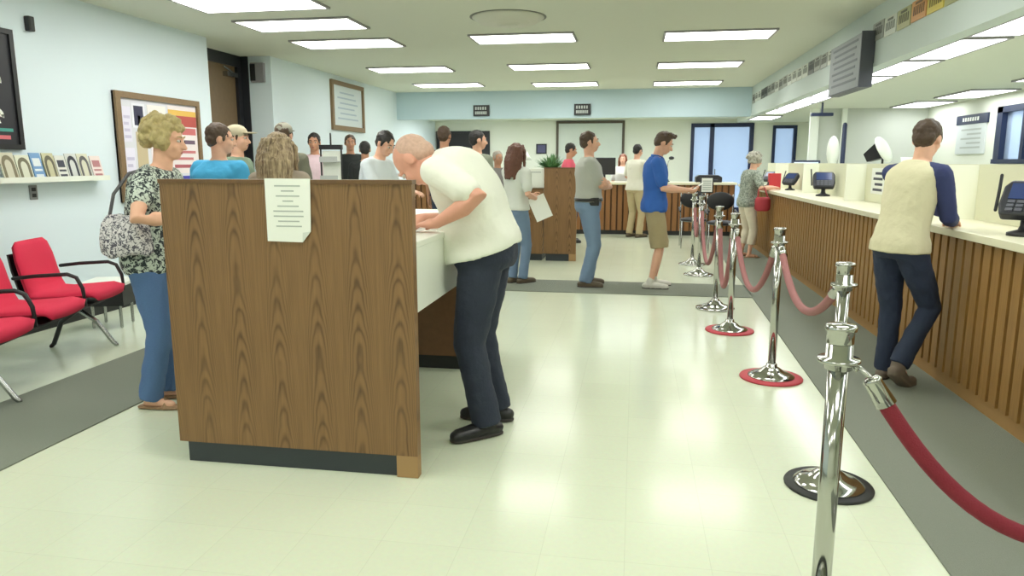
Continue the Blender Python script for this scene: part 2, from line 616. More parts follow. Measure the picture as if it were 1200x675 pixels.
# ------------------------------------------------------------------ soffit: plates and hanging sign
PLC = {'grey': (150, 152, 146), 'pale': (200, 204, 196), 'dark': (84, 86, 84), 'yellow': (206, 186, 84), 'orange': (198, 140, 80), 'olive': (166, 164, 120)}
seq = ['pale', 'grey', 'olive', 'yellow', 'orange', 'olive', 'pale', 'grey', 'pale', 'grey', 'grey']
names = {'grey': 'mid grey', 'pale': 'pale', 'dark': 'dark grey', 'olive': 'dull olive'}
yy = 5.0
i = 0
random.seed(3)
while yy < 14.7:
    if 7.45 < yy < 8.75:
        yy += .33; continue
    kind = seq[i] if i < len(seq) else random.choice(['grey', 'pale', 'grey', 'dark', 'pale'])
    h = .16
    z0 = 2.53 + random.uniform(-.006, .006)
    if kind == 'yellow':
        lb, gr = 'yellow licence plate on the soffit, beside the orange plate', None
    elif kind == 'orange':
        lb, gr = 'orange licence plate on the soffit, among dull ones', None
    else:
        nf = 'near' if yy < 8 else 'far'
        lb = names[kind] + (' licence plate on the soffit this side of the hanging grey sign' if nf == 'near' else ' licence plate on the soffit beyond the hanging grey sign')
        gr = names[kind] + ' plates ' + nf
    t = thing('license_plate', lb, 'license plate', (2.18, yy, z0), gr)
    MB().box((2.170, yy, z0), (2.18, yy + .305, z0 + h)).build('plate', mat('plate_' + kind, PLC[kind], 0.45), t)
    g = MB()
    for q in range(6):
        a = yy + .035 + q * .041
        g.box((2.168, a, z0 + .045), (2.170, a + .022, z0 + .115))
    g.box((2.168, yy + .08, z0 + .125), (2.170, yy + .225, z0 + .145))
    g.build('raised_lettering', mat('plate_ink_' + kind, tuple(int(c * .55) for c in PLC[kind]), 0.5), t)
    yy += .33; i += 1

t = thing('hanging_sign', 'grey board sign hanging on the soffit, lower edge below it', 'sign', (2.12, 8.1, 2.13))
MB().box((2.06, 7.55, 2.13), (2.17, 8.66, 2.62)).build('board', mat('sign_grey', (146, 150, 154), 0.6, vary=.08, scale=30), t)
MB().box((2.055, 7.53, 2.12), (2.175, 7.55, 2.63)).box((2.055, 7.55, 2.12), (2.175, 8.67, 2.13)).build('sign_edge', mat('sign_edge', (70, 72, 82), .5), t)
g = MB()
for q in range(7):
    a = 2.56 - q * .06
    g.box((2.057, 7.66 + .05 * (q % 3), a), (2.06, 8.55 - .07 * (q % 2), a + .022))
g.build('lettering', mat('sign_ink', (112, 116, 122), .6), t)


# ------------------------------------------------------------------ signs on the beam
def beam_sign(x, label):
    t = thing('beam_sign', label, 'sign', (x + .16, 14.98, 2.36), 'black beam signs')
    MB().box((x, 14.95, 2.35), (x + .33, 15.0, 2.57)).build('panel', BLACK, t)
    g = MB()
    for r, (z0, n) in enumerate(((2.475, 5), (2.385, 6))):
        for q in range(n):
            a = x + .04 + q * .25 / n
            g.box((a, 14.947, z0), (a + .032, 14.95, z0 + .06))
    g.build('lettering', mat('sign_white', (176, 182, 180), .6), t)


beam_sign(-3.32, 'small black sign on the blue beam, the left of two')
beam_sign(-1.25, 'small black sign on the blue beam, the right of two')

# ------------------------------------------------------------------ left wall things
t = thing('wall_poster', 'large black framed poster high on the left wall', 'poster', (XL, 4.75, 1.54))
MB().box((XL, 4.15, 1.54), (XL + .02, 5.29, 2.44)).build('sheet', mat('poster_black', (34, 34, 42), .5), t)
MB().box((XL, 4.13, 1.52), (XL + .035, 4.17, 2.46)).box((XL, 5.27, 1.52), (XL + .035, 5.31, 2.46)).box((XL, 4.17, 2.42), (XL + .035, 5.27, 2.46)).box((XL, 4.17, 1.52), (XL + .035, 5.27, 1.56)).build('frame', BLACK, t)
g = MB()
Mx = lambda y, z: Matrix(((0, 0, 1, XL + .0), (1, 0, 0, y), (0, 1, 0, z), (0, 0, 0, 1)))   # local xy -> wall plane, z -> into the room
for yc, zc, s in ((5.09, 2.05, .07), (4.92, 2.05, .07), (5.09, 1.78, .06), (4.94, 1.78, .06)):
    ring = []
    for q in range(20):
        a = -.25 + (2 * PI - .9) * q / 19
        ring.append((s * math.cos(a), s * math.sin(a)))
    inn = [(x * .55, y_ * .55) for x, y_ in reversed(ring)]
    for q in range(19):
        quad = [ring[q], ring[q + 1], inn[18 - q], inn[19 - q]]
        g.prism(quad, .020, .023, Mx(yc, zc))
    g.box((XL + .02, yc - s * .6, zc - .008), (XL + .023, yc + s * .95, zc + .012))
g.build('white_lettering', PAPER, t)
MB().box((XL + .02, 4.3, 1.66), (XL + .023, 5.22, 1.685)).build('teal_line', mat('teal_print', (70, 150, 140), .6), t)
MB().box((XL + .02, 4.3, 1.60), (XL + .023, 5.19, 1.63)).build('pink_line', mat('pink_print', (214, 110, 120), .6), t)

t = thing('wall_speaker', 'small black box high on the left wall above the poster', 'speaker', (XL, 5.5, 2.48))
MB().box((XL, 5.47, 2.48), (XL + .05, 5.53, 2.60)).build('housing', BLACK, t, bevel=.008)
MB().box((XL + .05, 5.48, 2.495), (XL + .054, 5.52, 2.585)).build('grille', mat('grille', (58, 60, 60), .7), t)

t = thing('outlet', 'grey wall outlet plate under the brochure ledge', 'outlet', (XL, 5.37, 1.1))
MB().box((XL, 5.33, 1.11), (XL + .01, 5.41, 1.23)).build('plate', mat('outlet_grey', (128, 130, 132), .5), t, bevel=.004)
MB().box((XL + .01, 5.35, 1.13), (XL + .013, 5.39, 1.16)).box((XL + .01, 5.35, 1.18), (XL + .013, 5.39, 1.21)).build('sockets', BLACK, t)

t = thing('wall_shelf', 'white brochure ledge on the left wall holding booklets', 'shelf', (XL, 5.0, 1.25))
MB().box((XL, 3.6, 1.255), (XL + .13, 6.14, 1.275)).build('ledge', WHITE, t)
MB().box((XL + .12, 3.6, 1.275), (XL + .13, 6.14, 1.30)).build('lip', WHITE, t)

book = [(5.02, .14, (196, 192, 172), (120, 112, 88), 'arch', 'beige booklet with a dark arch, on the ledge under the poster'),
        (5.17, .14, (206, 208, 190), (110, 106, 84), 'arch', 'pale booklet with an arch, just left of the blue leaflet'),
        (5.32, .11, (110, 150, 196), (214, 222, 226), 'bar', 'blue leaflet on the brochure ledge'),
        (5.45, .12, (188, 184, 152), (96, 92, 76), 'arch', 'olive booklet just right of the blue leaflet'),
        (5.58, .11, (214, 214, 208), (58, 60, 74), 'bar', 'white leaflet with dark bands on the brochure ledge'),
        (5.70, .13, (200, 202, 200), (40, 42, 54), 'arch', 'grey booklet with a black arch on the brochure ledge'),
        (5.84, .13, (206, 204, 184), (92, 90, 92), 'arch', 'cream booklet second from the right end of the ledge'),
        (5.99, .13, (224, 208, 206), (176, 120, 124), 'bar', 'pinkish white booklet at the right end of the ledge')]
for k, (y, wd, c1, c2, kind, lb) in enumerate(book):
    h = .225 - .02 * (k % 3 == 1)
    t = thing('booklet', lb, 'booklet', (XL + .07, y + wd / 2, 1.275), 'booklets on the ledge')
    tl = Matrix(((0, -.22, .97, XL + .085), (1, 0, 0, y), (0, .97, .22, 1.2755), (0, 0, 0, 1)))
    MB().prism([(0, 0), (wd, 0), (wd, h), (0, h)], 0, .008, tl).build('pages', mat('booklet_a%d' % k, c1, .6), t)
    g = MB()
    if kind == 'arch':
        n = 10
        o_ = [(wd / 2 - wd * .42 * math.cos(PI * q / n), h * .55 + h * .36 * math.sin(PI * q / n)) for q in range(n + 1)]
        i_ = [(wd / 2 - wd * .24 * math.cos(PI * q / n), h * .55 + h * .20 * math.sin(PI * q / n)) for q in range(n + 1)]
        for q in range(n):
            g.prism([o_[q + 1], o_[q], i_[q], i_[q + 1]], .008, .0095, tl)
        g.prism([(wd * .08, h * .05), (wd * .26, h * .05), (wd * .26, h * .55), (wd * .08, h * .55)], .008, .0095, tl)
        g.prism([(wd * .74, h * .05), (wd * .92, h * .05), (wd * .92, h * .55), (wd * .74, h * .55)], .008, .0095, tl)
    else:
        for a, b in ((.08, .2), (.32, .40), (.5, .8)):
            g.prism([(wd * .15, h * a), (wd * .85, h * a), (wd * .85, h * b), (wd * .15, h * b)], .008, .0095, tl)
    g.build('cover_print', mat('booklet_b%d' % k, c2, .6), t)

# bulletin board
Y0, Y1, Z0, Z1 = 6.42, 7.80, 1.03, 2.10
t = thing('bulletin_board', 'wood framed bulletin board on the left wall behind the curly haired woman', 'bulletin board', (XL, 7.1, Z0))
MB().box((XL, Y0, Z0), (XL + .02, Y1, Z1)).build('backing', mat('board_white', (214, 214, 224), .7), t)
MB().box((XL, Y0 - .0, Z0), (XL + .045, Y0 + .07, Z1)).box((XL, Y1 - .05, Z0), (XL + .045, Y1, Z1)).box((XL, Y0 + .07, Z1 - .06), (XL + .045, Y1 - .05, Z1)).box((XL, Y0 + .07, Z0), (XL + .045, Y1 - .05, Z0 + .06)).build('frame', WOODF, t)


def sheet(y0, y1, z0, z1, c, lb, name='posted_notice', inks=(), cat='notice'):
    t = thing(name, lb, cat, (XL + .02, (y0 + y1) / 2, z0), 'notices on the bulletin board')
    MB().box((XL + .02, y0, z0), (XL + .024, y1, z1)).build('sheet', mat('sheet_%d_%d_%d' % c, c, .7), t)
    for k, (a, b, p, q, ci) in enumerate(inks):
        W, H = y1 - y0, z1 - z0
        MB().box((XL + .024, y0 + W * a, z0 + H * p), (XL + .0255, y0 + W * b, z0 + H * q)).build('print', mat('ink_%d_%d_%d' % ci, ci, .7), t)


lines = lambda n, c, a=.12, b=.88, lo=.1, hi=.85: [(a, b - .1 * (k % 3), lo + (hi - lo) * k / n, lo + (hi - lo) * (k + .45) / n, c) for k in range(n)]
sheet(6.66, 6.86, 1.76, 2.00, (228, 228, 238), 'white notice with a black arch picture, top left of the board', inks=[(.15, .85, .1, .9, (52, 52, 78)), (.42, .62, .1, .5, (206, 206, 222))])
sheet(6.90, 7.20, 1.70, 2.00, (232, 228, 226), 'white printed notice at the top middle of the board', inks=lines(5, (186, 168, 176)))
sheet(7.24, 7.74, 1.30, 2.02, (232, 222, 224), 'large red and yellow poster at the right of the board', 'posted_poster',
      [(0, 1, .86, .94, (226, 184, 92)), (0, 1, .70, .86, (184, 84, 78)), (0.45, .95, .58, .68, (200, 110, 112)), (.5, .9, .44, .5, (110, 90, 110)), (.1, .9, .30, .34, (198, 120, 124)), (.1, .8, .2, .24, (198, 120, 124)), (.1, .9, .08, .13, (170, 90, 100))], 'poster')
sheet(6.52, 6.64, 1.62, 1.96, (222, 218, 236), 'narrow lilac sheet on the board, upper left edge', inks=lines(4, (196, 190, 216)))
sheet(6.52, 6.66, 1.20, 1.56, (226, 222, 240), 'narrow lilac sheet on the board, lower left edge', inks=lines(4, (196, 190, 216)))
sheet(6.70, 6.86, 1.22, 1.72, (196, 180, 148), 'tan strip of paper pinned under the black arch notice', inks=[(.1, .9, .8, .9, (160, 140, 110))])
sheet(6.92, 7.20, 1.16, 1.64, (236, 226, 228), 'white sheet pinned behind the curly haired woman', inks=lines(6, (200, 180, 186)))
sheet(7.40, 7.74, 1.09, 1.27, (70, 70, 176), 'blue sheet at the lower right of the board', inks=[(.1, .9, .6, .8, (140, 140, 214))])

# framed notice, further wall
t = thing('framed_notice', 'framed white notice hung on the far left wall', 'framed notice', (XL, 12.3, 1.97))
MB().box((XL, 11.62, 1.97), (XL + .015, 13.0, 2.73)).build('sheet', mat('notice_blue', (212, 222, 228), .5), t)
MB().box((XL, 11.58, 1.95), (XL + .04, 11.66, 2.76)).box((XL, 12.95, 1.95), (XL + .04, 13.03, 2.76)).box((XL, 11.66, 2.69), (XL + .04, 12.95, 2.76)).box((XL, 11.66, 1.95), (XL + .04, 12.95, 2.03)).build('frame', WOODF, t)
g = MB()
for q in range(6):
    g.box((XL + .015, 11.85 + .1 * (q % 2), 2.14 + q * .085), (XL + .017, 12.75 - .08 * (q % 3), 2.165 + q * .085))
g.build('printed_lines', mat('notice_ink', (174, 190, 208), .6), t)

t = thing('alarm_box', 'grey alarm box high on the jamb right of the brown door', 'alarm box', (-5.15, 9.6, 2.5))
MB().box((-5.25, 9.56, 2.50), (-5.05, 9.62, 2.76)).build('housing', mat('alarm_grey', (140, 138, 144), .5), t, bevel=.01)
MB().box((-5.245, 9.552, 2.52), (-5.17, 9.56, 2.74)).build('dark_panel', BLACK, t)


# ------------------------------------------------------------------ red beam seating
def seating():
    ang = math.radians(16)
    ex = Vector((math.cos(ang), math.sin(ang), 0))        # facing
    ey = Vector((-math.sin(ang), math.cos(ang), 0))       # along the row, away
    c0 = Vector((-4.22, 4.85, 0))
    R = lambda f_, a, z: c0 + ex * f_ + ey * a + Vector((0, 0, z))
    t = thing('beam_seating', 'row of red padded chairs with black arms on a beam by the left wall', 'seating row', tuple(c0 - ey * .68))
    for k in range(3):
        a0 = -.68 * k
        # one continuous seat-and-back cushion: profile swept across the width with rounded edges
        prof = [(.265, .395), (.255, .435), (.20, .448), (.05, .435), (-.10, .425), (-.185, .445), (-.225, .50), (-.25, .60), (-.275, .72), (-.295, .81), (-.30, .845)]
        th = [.02, .035, .04, .042, .042, .042, .04, .038, .034, .028, .012]
        rows = []
        for j in range(13):
            s = -1 + 2 * j / 12
            ed = (1 - abs(s) ** 5)
            top, bot = [], []
            for q, (f_, z) in enumerate(prof):
                fr = q / (len(prof) - 1)
                half = .27 - .012 * fr - .07 * (max(0, fr - .78) / .22) ** 2 - (.05 if q == 0 else 0)
                p = R(f_ + (.012 * s * s if fr > .5 else 0), a0 + half * s, z + (.012 * s * s if fr < .5 else 0))
                i0, i1 = max(q - 1, 0), min(q + 1, len(prof) - 1)
                tx, tz = prof[i1][0] - prof[i0][0], prof[i1][1] - prof[i0][1]
                l = math.hypot(tx, tz)
                nrm = ex * (tz / l) + Vector((0, 0, -tx / l))
                hh = th[q] * (.25 + .75 * ed)
                top.append(p + nrm * hh); bot.append(p - nrm * hh * .8)
            rows.append(top + bot[::-1])
        MB().rings(rows).build('seat_cushion', RED, t, True)
        rows = []
        for j in range(7):
            s = -1 + 2 * j / 6
            half = .25
            line = [(.22, .385), (-.1, .37), (-.2, .39), (-.262, .50), (-.295, .64), (-.31, .76)]
            top = [R(f_, a0 + half * s, z) for f_, z in line]
            bot = [R(f_ - (.012 if z > .45 else 0), a0 + half * s, z - (.012 if z < .45 else 0)) for f_, z in line]
            rows.append(top + bot[::-1])
        MB().rings(rows).build('seat_shell', BLACK, t)
    for k in range(4):
        a = .34 - .68 * k
        MB().tube([R(-.245, a, .60), R(-.1, a, .615), R(.12, a, .625), R(.18, a, .60), R(.215, a, .52), R(.225, a, .40), R(.05, a, .355)], .014, 10).build('armrest', BLACK, t, True)
    MB().box((-1.7, -.035, .29), (.42, .035, .35), Matrix(((ey.x, ex.x, 0, c0.x), (ey.y, ex.y, 0, c0.y), (0, 0, 1, 0), (0, 0, 0, 1)))).build('beam', BLACK, t)
    for a in (.02, -1.36):
        MB().tube([R(0, a, .30), R(.13, a, .20), R(.24, a, .03), R(.26, a, .012)], [.02, .018, .017, .016], 10).build('leg', STEEL, t, True)
        MB().tube([R(0, a, .30), R(-.13, a, .20), R(-.2, a, .03), R(-.22, a, .012)], [.02, .018, .017, .016], 10).build('leg', BLACK, t, True)
    t2 = thing('end_table', 'small white topped end table beside the right end of the red chairs', 'end table', tuple(R(-.06, .78, 0)))
    M4 = Matrix(((ex.x, ey.x, 0, c0.x), (ex.y, ey.y, 0, c0.y), (0, 0, 1, 0), (0, 0, 0, 1)))
    MB().box((-.25, .60, .38), (.12, .96, .41), M4).build('top', WHITE, t2, bevel=.005)
    MB().box((-.22, .63, .20), (.09, .93, .38), M4).build('box', BLACK, t2)
    for fx, fy in ((-.18, .66), (.05, .66), (-.18, .9), (.05, .9)):
        MB().tube([R(fx, fy, .22), R(fx, fy, .013)], .013, 8).build('leg', STEEL, t2)


seating()


# ------------------------------------------------------------------ writing desks
def desk(x0, x1, y0, y1, label, yped):
    t = thing('writing_desk', label, 'desk', ((x0 + x1) / 2, y0, 0))
    zt = 1.345
    MB().box((x0, y0, .105), (x1, y0 + .05, zt - .018)).build('end_panel', OAK, t)
    MB().box((x0 - .004, y0 - .005, zt - .018), (x1 + .004, y0 + .056, zt)).build('panel_cap', OAKT, t)
    MB().box((x0 + .03, y0 + .02, 0), (x1 - .10, y0 + .06, .105)).build('kick_plate', KICK, t)
    MB().box((x1 - .10, y0 + .0, 0.002), (x1 - .0, y0 + .05, .105)).build('corner_block', mat('tan_block', (164, 130, 88), .6), t)
    MB().box((x0 + .02, y0 + .05, 1.045), (x1 - .005, y1, 1.075)).build('countertop', WHITE, t, bevel=.004)
    MB().box((x0 + .03, y0 + .05, .755), (x0 + .05, y1 - .01, 1.045)).build('apron', WHITE, t)
    MB().box((x1 - .03, y0 + .05, .755), (x1 - .01, y1 - .01, 1.045)).build('apron', WHITE, t)
    MB().box((x0 + .12, yped, .10), (x1 - .185, y1 - .06, 1.045)).build('pedestal', mat('dark_oak', (104, 72, 46), .5, vary=.2, scale=25), t)
    MB().box((x0 + .14, yped + .03, 0), (x1 - .2, y1 - .09, .10)).build('pedestal_base', BASEB, t)
    return t


desk(-2.115, -.935, 2.99, 5.25, 'tall oak writing desk in the foreground with a paper notice on its end panel', 4.72)
desk(-1.29, -.82, 10.45, 12.3, 'oak writing desk further back behind the man with crossed arms', 12.0)
# notice hanging over the front desk's end panel
t = thing('paper_notice', 'white paper notice taped to the end panel of the front desk', 'notice', (-1.49, 2.984, 1.07))
MB().prism([(-1.60, 1.075), (-1.435, 1.072), (-1.395, 1.12), (-1.388, 1.349), (-1.60, 1.35)], -.0075, -.0055, Matrix(((1, 0, 0, 0), (0, 0, 1, 2.99), (0, 1, 0, 0), (0, 0, 0, 1)))).build('sheet', PAPER, t)
g = MB()
for k, wd in enumerate((.12, .06, .11, .05, .1, .14, .14, .1, .12)):
    z = 1.315 - k * .022
    g.box((-1.495 - wd / 2, 2.9815, z), (-1.495 + wd / 2, 2.9825, z + .006))
g.build('printed_text', GREYTXT, t)
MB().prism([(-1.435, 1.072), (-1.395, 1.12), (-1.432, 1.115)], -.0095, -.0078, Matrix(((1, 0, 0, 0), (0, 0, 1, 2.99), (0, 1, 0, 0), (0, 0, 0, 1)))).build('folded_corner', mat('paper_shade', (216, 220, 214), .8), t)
t = thing('paper_form', 'white form on the front desk under the bald man\'s hands', 'form', (-1.15, 3.55, 1.075))
MB().box((-1.26, 3.40, 1.0755), (-1.03, 3.70, 1.0775)).build('sheet', PAPER, t)
g = MB()
for k in range(7):
    g.box((-1.23 + k * .027, 3.43, 1.0775), (-1.224 + k * .027, 3.66, 1.0782))
g.build('printed_lines', GREYTXT, t)

# ------------------------------------------------------------------ slatted service counters
t = thing('service_counter', 'long slatted wood service counter along the right side', 'counter', (2.2, 8.0, 0))
MB().box((2.02, 2.2, .085), (2.30, 14.5, .965)).build('cabinet', mat('counter_core', (92, 62, 36), .6), t)
g = MB()
y = 2.2
while y < 14.5:
    g.box((1.985, y, .085), (2.02, y + .085, .962))
    y += .118
g.build('slat_panel', SLAT, t)
MB().box((2.0, 2.2, 0.001), (2.30, 14.5, .085)).build('kick_board', mat('tan_kick', (160, 124, 76), .6), t)
MB().box((1.94, 2.15, .965), (2.462, 14.5, 1.01)).build('countertop', CREAM, t, bevel=.004)
t = thing('counter_partition', 'cream privacy partition standing along the right counter', 'partition', (2.45, 8, 1.01))
MB().box((2.43, 2.15, 1.0105), (2.46, 14.3, 1.405)).build('panel', PARTN, t)
for yy in (3.3, 5.75, 8.35, 10.4, 12.4):
    MB().box((2.23, yy, 1.0105), (2.43, yy + .025, 1.40)).build('divider', mat('white_divider', (238, 240, 224), .5), t)
t = thing('service_counter', 'slatted wood service counter across the back of the room', 'counter', (-1.0, 14.9, 0))
MB().box((-4.93, 14.62, .085), (1.9, 15.0, .985)).build('cabinet', MATS['counter_core'], t)
g = MB()
x = -4.93
while x < 1.85:
    g.box((x, 14.585, .085), (x + .085, 14.62, .98)); x += .118
g.build('slat_panel', SLATX, t)
MB().box((-4.93, 14.6, 0.001), (1.9, 15.0, .085)).build('kick_board', BASEB, t)
MB().box((-4.95, 14.54, .985), (1.93, 15.25, 1.03)).build('countertop', CREAM, t, bevel=.004)


# ------------------------------------------------------------------ rope posts
def stanchion(h=1.0):
    t = thing('rope_post', '', 'rope post', (0, 0, 0), 'chrome rope posts')
    MB().lathe([(.185, .001), (.187, .008), (.183, .014), (.10, .016), (.0, .016)], n=40).build('base_plate', BASEB, t, True)
    MB().lathe([(.150, .014), (.148, .022), (.12, .035), (.085, .045), (.07, .06), (.05, .075), (.036, .082), (.034, .10), (.026, .105), (.0, .105)], n=40).build('base_dome', CHROME, t, True)
    MB().lathe([(.0, .10), (.0255, .10), (.0255, .94 * h), (.0, .94 * h)], n=24).build('pole', CHROME, t, True)
    MB().lathe([(.0, .885), (.034, .885), (.036, .90), (.052, .903), (.054, .909), (.052, .915), (.034, .918), (.033, .955), (.0, .955)], n=28).build('collar', CHROME, t, True)
    MB().lathe([(.0, .95), (.033, .953), (.034, .957), (.034, .985), (.039, .988), (.040, .998), (.036, 1.004), (.0, 1.007)], n=28).build('cap', CHROME, t, True)
    return t


base = stanchion()
posts = [((.54, 1.96, 0), 'nearest chrome rope post, its foot below the picture edge'),
         ((.885, 3.22, 0), 'chrome rope post with a dark base, right behind the nearest one'),
         ((.93, 4.89, 0), 'chrome rope post with a red base beside the grey runner, nearer of two'),
         ((.83, 6.27, 0), 'chrome rope post with a red base, farther of two'),
         ((.81, 7.24, 0), 'chrome rope post with an all chrome base beyond the red based ones'),
         ((.83, 9.42, 0), 'chrome rope post beyond the carpet strip, second from the back'),
         ((.82, 10.4, 0), 'farthest chrome rope post, near the back counter'),
         ((1.52, 1.72, 0), 'chrome rope post past the right edge of the picture')]
for i, (p, lb) in enumerate(posts):
    o = base if i == 0 else copy_tree(base, p, lb)
    o.location = p; o['label'] = lb
    for ch in o.children:
        if ch.name.startswith('base_plate'):
            if i in (2, 3):
                ch.data = ch.data.copy(); ch.data.materials.clear(); ch.data.materials.append(REDP)
                ch.scale = (1.08, 1.08, 1)
            elif i in (4, 5, 6, 7):
                ch.data = ch.data.copy(); ch.data.materials.clear(); ch.data.materials.append(CHROME)


def rope(a, b, sag, m, label, r=.021):
    A, B = Vector(a), Vector(b)
    t = thing('barrier_rope', label, 'rope', tuple((A + B) / 2 - Vector((0, 0, sag))), 'barrier ropes')
    d = (B - A); d.z = 0; d.normalize()
    A2, B2 = A + d * .058, B - d * .058
    pts = []
    n = 26
    for i in range(n + 1):
        s = i / n
        p = A2.lerp(B2, s); p.z -= sag * (1 - (2 * s - 1) ** 2) + .0
        pts.append(p)
    # trim the ends for the chrome sleeves
    def cut(ps, L):
        acc = 0
        for i in range(len(ps) - 1):
            l = (ps[i + 1] - ps[i]).length
            if acc + l > L:
                return i, ps[i].lerp(ps[i + 1], (L - acc) / l)
            acc += l
    i0, p0 = cut(pts, .04); i1, p1 = cut(pts, .12)
    q = pts[::-1]
    j0, q0 = cut(q, .04); j1, q1 = cut(q, .12)
    mid = [p1] + pts[i1 + 1:n - j1] + [q1]
    MB().tube(mid, r, 14).build('cord', m, t, True)
    for s0, s1, e in ((p0, p1, A), (q0, q1, B)):
        dd = (s1 - s0)
        f = MB().tube([s0, s0 + dd * .12, s0 + dd * .18, s1], [r * .8, r * 1.18, r * 1.05, r * 1.3], 16, False).build('end_sleeve', CHROME, t, True)
        up = Vector((0, 0, .018))
        MB().tube([s0 + dd * .1, s0, (s0 + e) / 2 + up * .8, e + (s0 - e) * .5 + up * .7, e + (s0 - e).normalized() * .047], .006, 8).build('hook', CHROME, f, True)


def P(i, z=.905):
    return (posts[i][0][0], posts[i][0][1], z)


rope(P(0), P(7), .40, ROPE, 'dark red barrier rope hanging from the nearest post towards the right')
rope(P(1), P(2), .26, ROPEP, 'red barrier rope with painted pink sheen between the dark based and the nearer red based post')
rope(P(2), P(3), .42, ROPEP, 'red barrier rope with painted pink sheen between the two red based posts')
rope(P(3), P(4), .60, ROPEP, 'red barrier rope with painted pink sheen hanging steeply beyond the farther red based post')
rope(P(4), P(5), .60, ROPEP, 'red barrier rope with painted pink sheen across the end of the carpet strip')
rope(P(5), P(6), .45, ROPEP, 'red barrier rope with painted pink sheen between the two farthest posts')

# sign sheet on a far post, and dark padded chair behind
t = thing('post_sign', 'white sign sheet in a dark frame on top of a far rope post', 'sign', (.83, 9.38, 1.0))
MB().box((.80, 9.37, 1.04), (.96, 9.40, 1.24)).build('frame', BLACK, t)
MB().box((.815, 9.365, 1.055), (.945, 9.37, 1.225)).build('sheet', PAPER, t)
g = MB()
for k in range(5):
    g.box((.83, 9.362, 1.08 + k * .026), (.93, 9.365, 1.09 + k * .026))
g.build('printed_text', GREYTXT, t)
MB().tube([(.83, 9.40, 1.004), (.83, 9.40, 1.05)], .012, 8).build('clamp', STEEL, t)


def dark_chair(x, y, lb):
    t = thing('side_chair', lb, 'chair', (x, y, 0))
    MB().ell((x, y, .47), (.23, .22, .045)).build('seat', BLACK, t, True)
    MB().ell((x, y + .22, .80), (.22, .035, .15)).build('backrest', BLACK, t, True)
    for sx in (-.2, .2):
        MB().tube([(x + sx, y - .2, .011), (x + sx, y - .19, .45), (x + sx, y + .0, .45)], .011, 8).build('leg', STEEL, t, True)
        MB().tube([(x + sx, y + .25, .011), (x + sx, y + .2, .45), (x + sx, y + .25, .9)], .011, 8).build('leg', STEEL, t, True)
        MB().tube([(x + sx * 1.15, y - .18, .62), (x + sx * 1.15, y + .18, .66)], .018, 8).build('armrest', BLACK, t, True)


dark_chair(1.36, 11.9, 'black padded metal framed chair behind the far rope posts, nearer the right counter')
dark_chair(.98, 12.5, 'black padded metal framed chair directly behind the white post sign')


# ------------------------------------------------------------------ counter equipment
def terminal(x, y, z, s, yaw, label):
    t = thing('card_terminal', label, 'card terminal', (x, y, z), 'terminals on the right counter')
    M0 = Matrix.Translation((x, y, z)) @ Matrix.Rotation(yaw, 4, 'Z') @ Matrix.Scale(s, 4)
    MB().lathe([(.075, 0), (.075, .015), (.03, .03), (.022, .05), (.022, .10), (0, .10)], n=20, M=M0).build('stand', BLACK, t, True)
    T = M0 @ Matrix.Translation((0, 0, .16)) @ Matrix.Rotation(math.radians(50), 4, 'X')
    pl = [(-.10, -.09), (.10, -.09), (.115, -.03), (.115, .08), (.09, .12), (-.09, .12), (-.115, .08), (-.115, -.03)]
    b = MB().prism(pl, -.03, .03, T).build('housing', mat('charcoal', (36, 38, 46), .35), t, bevel=.012 * s)
    MB().prism([(-.08, 0), (.08, 0), (.08, .095), (-.08, .095)], .0305, .034, T).build('screen', mat('screen_blue', (48, 62, 104), .15, emit=((60, 84, 150), .06)), t)
    k = MB()
    for i in range(4):
        for j in range(3):
            k.prism([(-.075 + i * .04, -.075 + j * .024), (-.045 + i * .04, -.075 + j * .024), (-.045 + i * .04, -.058 + j * .024), (-.075 + i * .04, -.058 + j * .024)], .03, .037, T)
    k.build('keys', mat('key_grey', (84, 86, 96), .5), t)
    MB().tube([T @ Vector((-.125, -.05, .0)), T @ Vector((-.13, .06, .03)), T @ Vector((-.135, .13, .05))], .008 * s, 8).build('stylus', BLACK, t)
    return t


terminal(2.17, 4.50, 1.01, 1.15, math.radians(-40), 'large black card terminal with a blue screen, nearest on the right counter')
terminal(2.27, 9.45, 1.01, 1.1, math.radians(-10), 'black card terminal on the right counter, third from the far end')
terminal(2.27, 11.4, 1.01, .95, math.radians(-50), 'black card terminal on the right counter, second from the far end')
terminal(2.27, 13.2, 1.01, .95, math.radians(-50), 'black card terminal at the far end of the right counter')

t = thing('posted_notice', 'white notice with dark print on the cream partition', 'notice', (2.43, 8.05, 1.12))
MB().box((2.426, 7.75, 1.10), (2.4295, 8.15, 1.36)).build('sheet', PAPER, t)
g = MB()
for k in range(4):
    g.box((2.4235, 7.80, 1.13 + k * .055), (2.426, 8.08 - .05 * (k % 2), 1.155 + k * .055))
g.build('printed_text', DKTXT, t)
for yy, zz, lb in ((7.45, 1.17, 'small black wall switch on the partition right of the printed notice'), (6.75, 1.10, 'small black wall switch on the partition just left of the raglan shirt man')):
    t = thing('switch', lb, 'switch', (2.43, yy, zz))
    MB().box((2.418, yy, zz), (2.4295, yy + .045, zz + .10)).build('plate', BLACK, t, bevel=.003)
    MB().box((2.412, yy + .015, zz + .035), (2.418, yy + .03, zz + .065)).build('toggle', GREYTXT, t)

# staff side: desk the equipment stands on, lamp head, oval lamp, monitors
t = thing('staff_worktop', 'white worktop on the staff side behind the cream partition', 'worktop', (2.8, 8, 0))
MB().box((2.465, 2.3, .93), (3.0, 13.4, .97)).build('top', WHITE, t)
for yy in (2.4, 6.2, 9.8, 13.3):
    MB().box((2.66, yy, 0), (2.98, yy + .04, .93)).build('support', WALL_G, t)

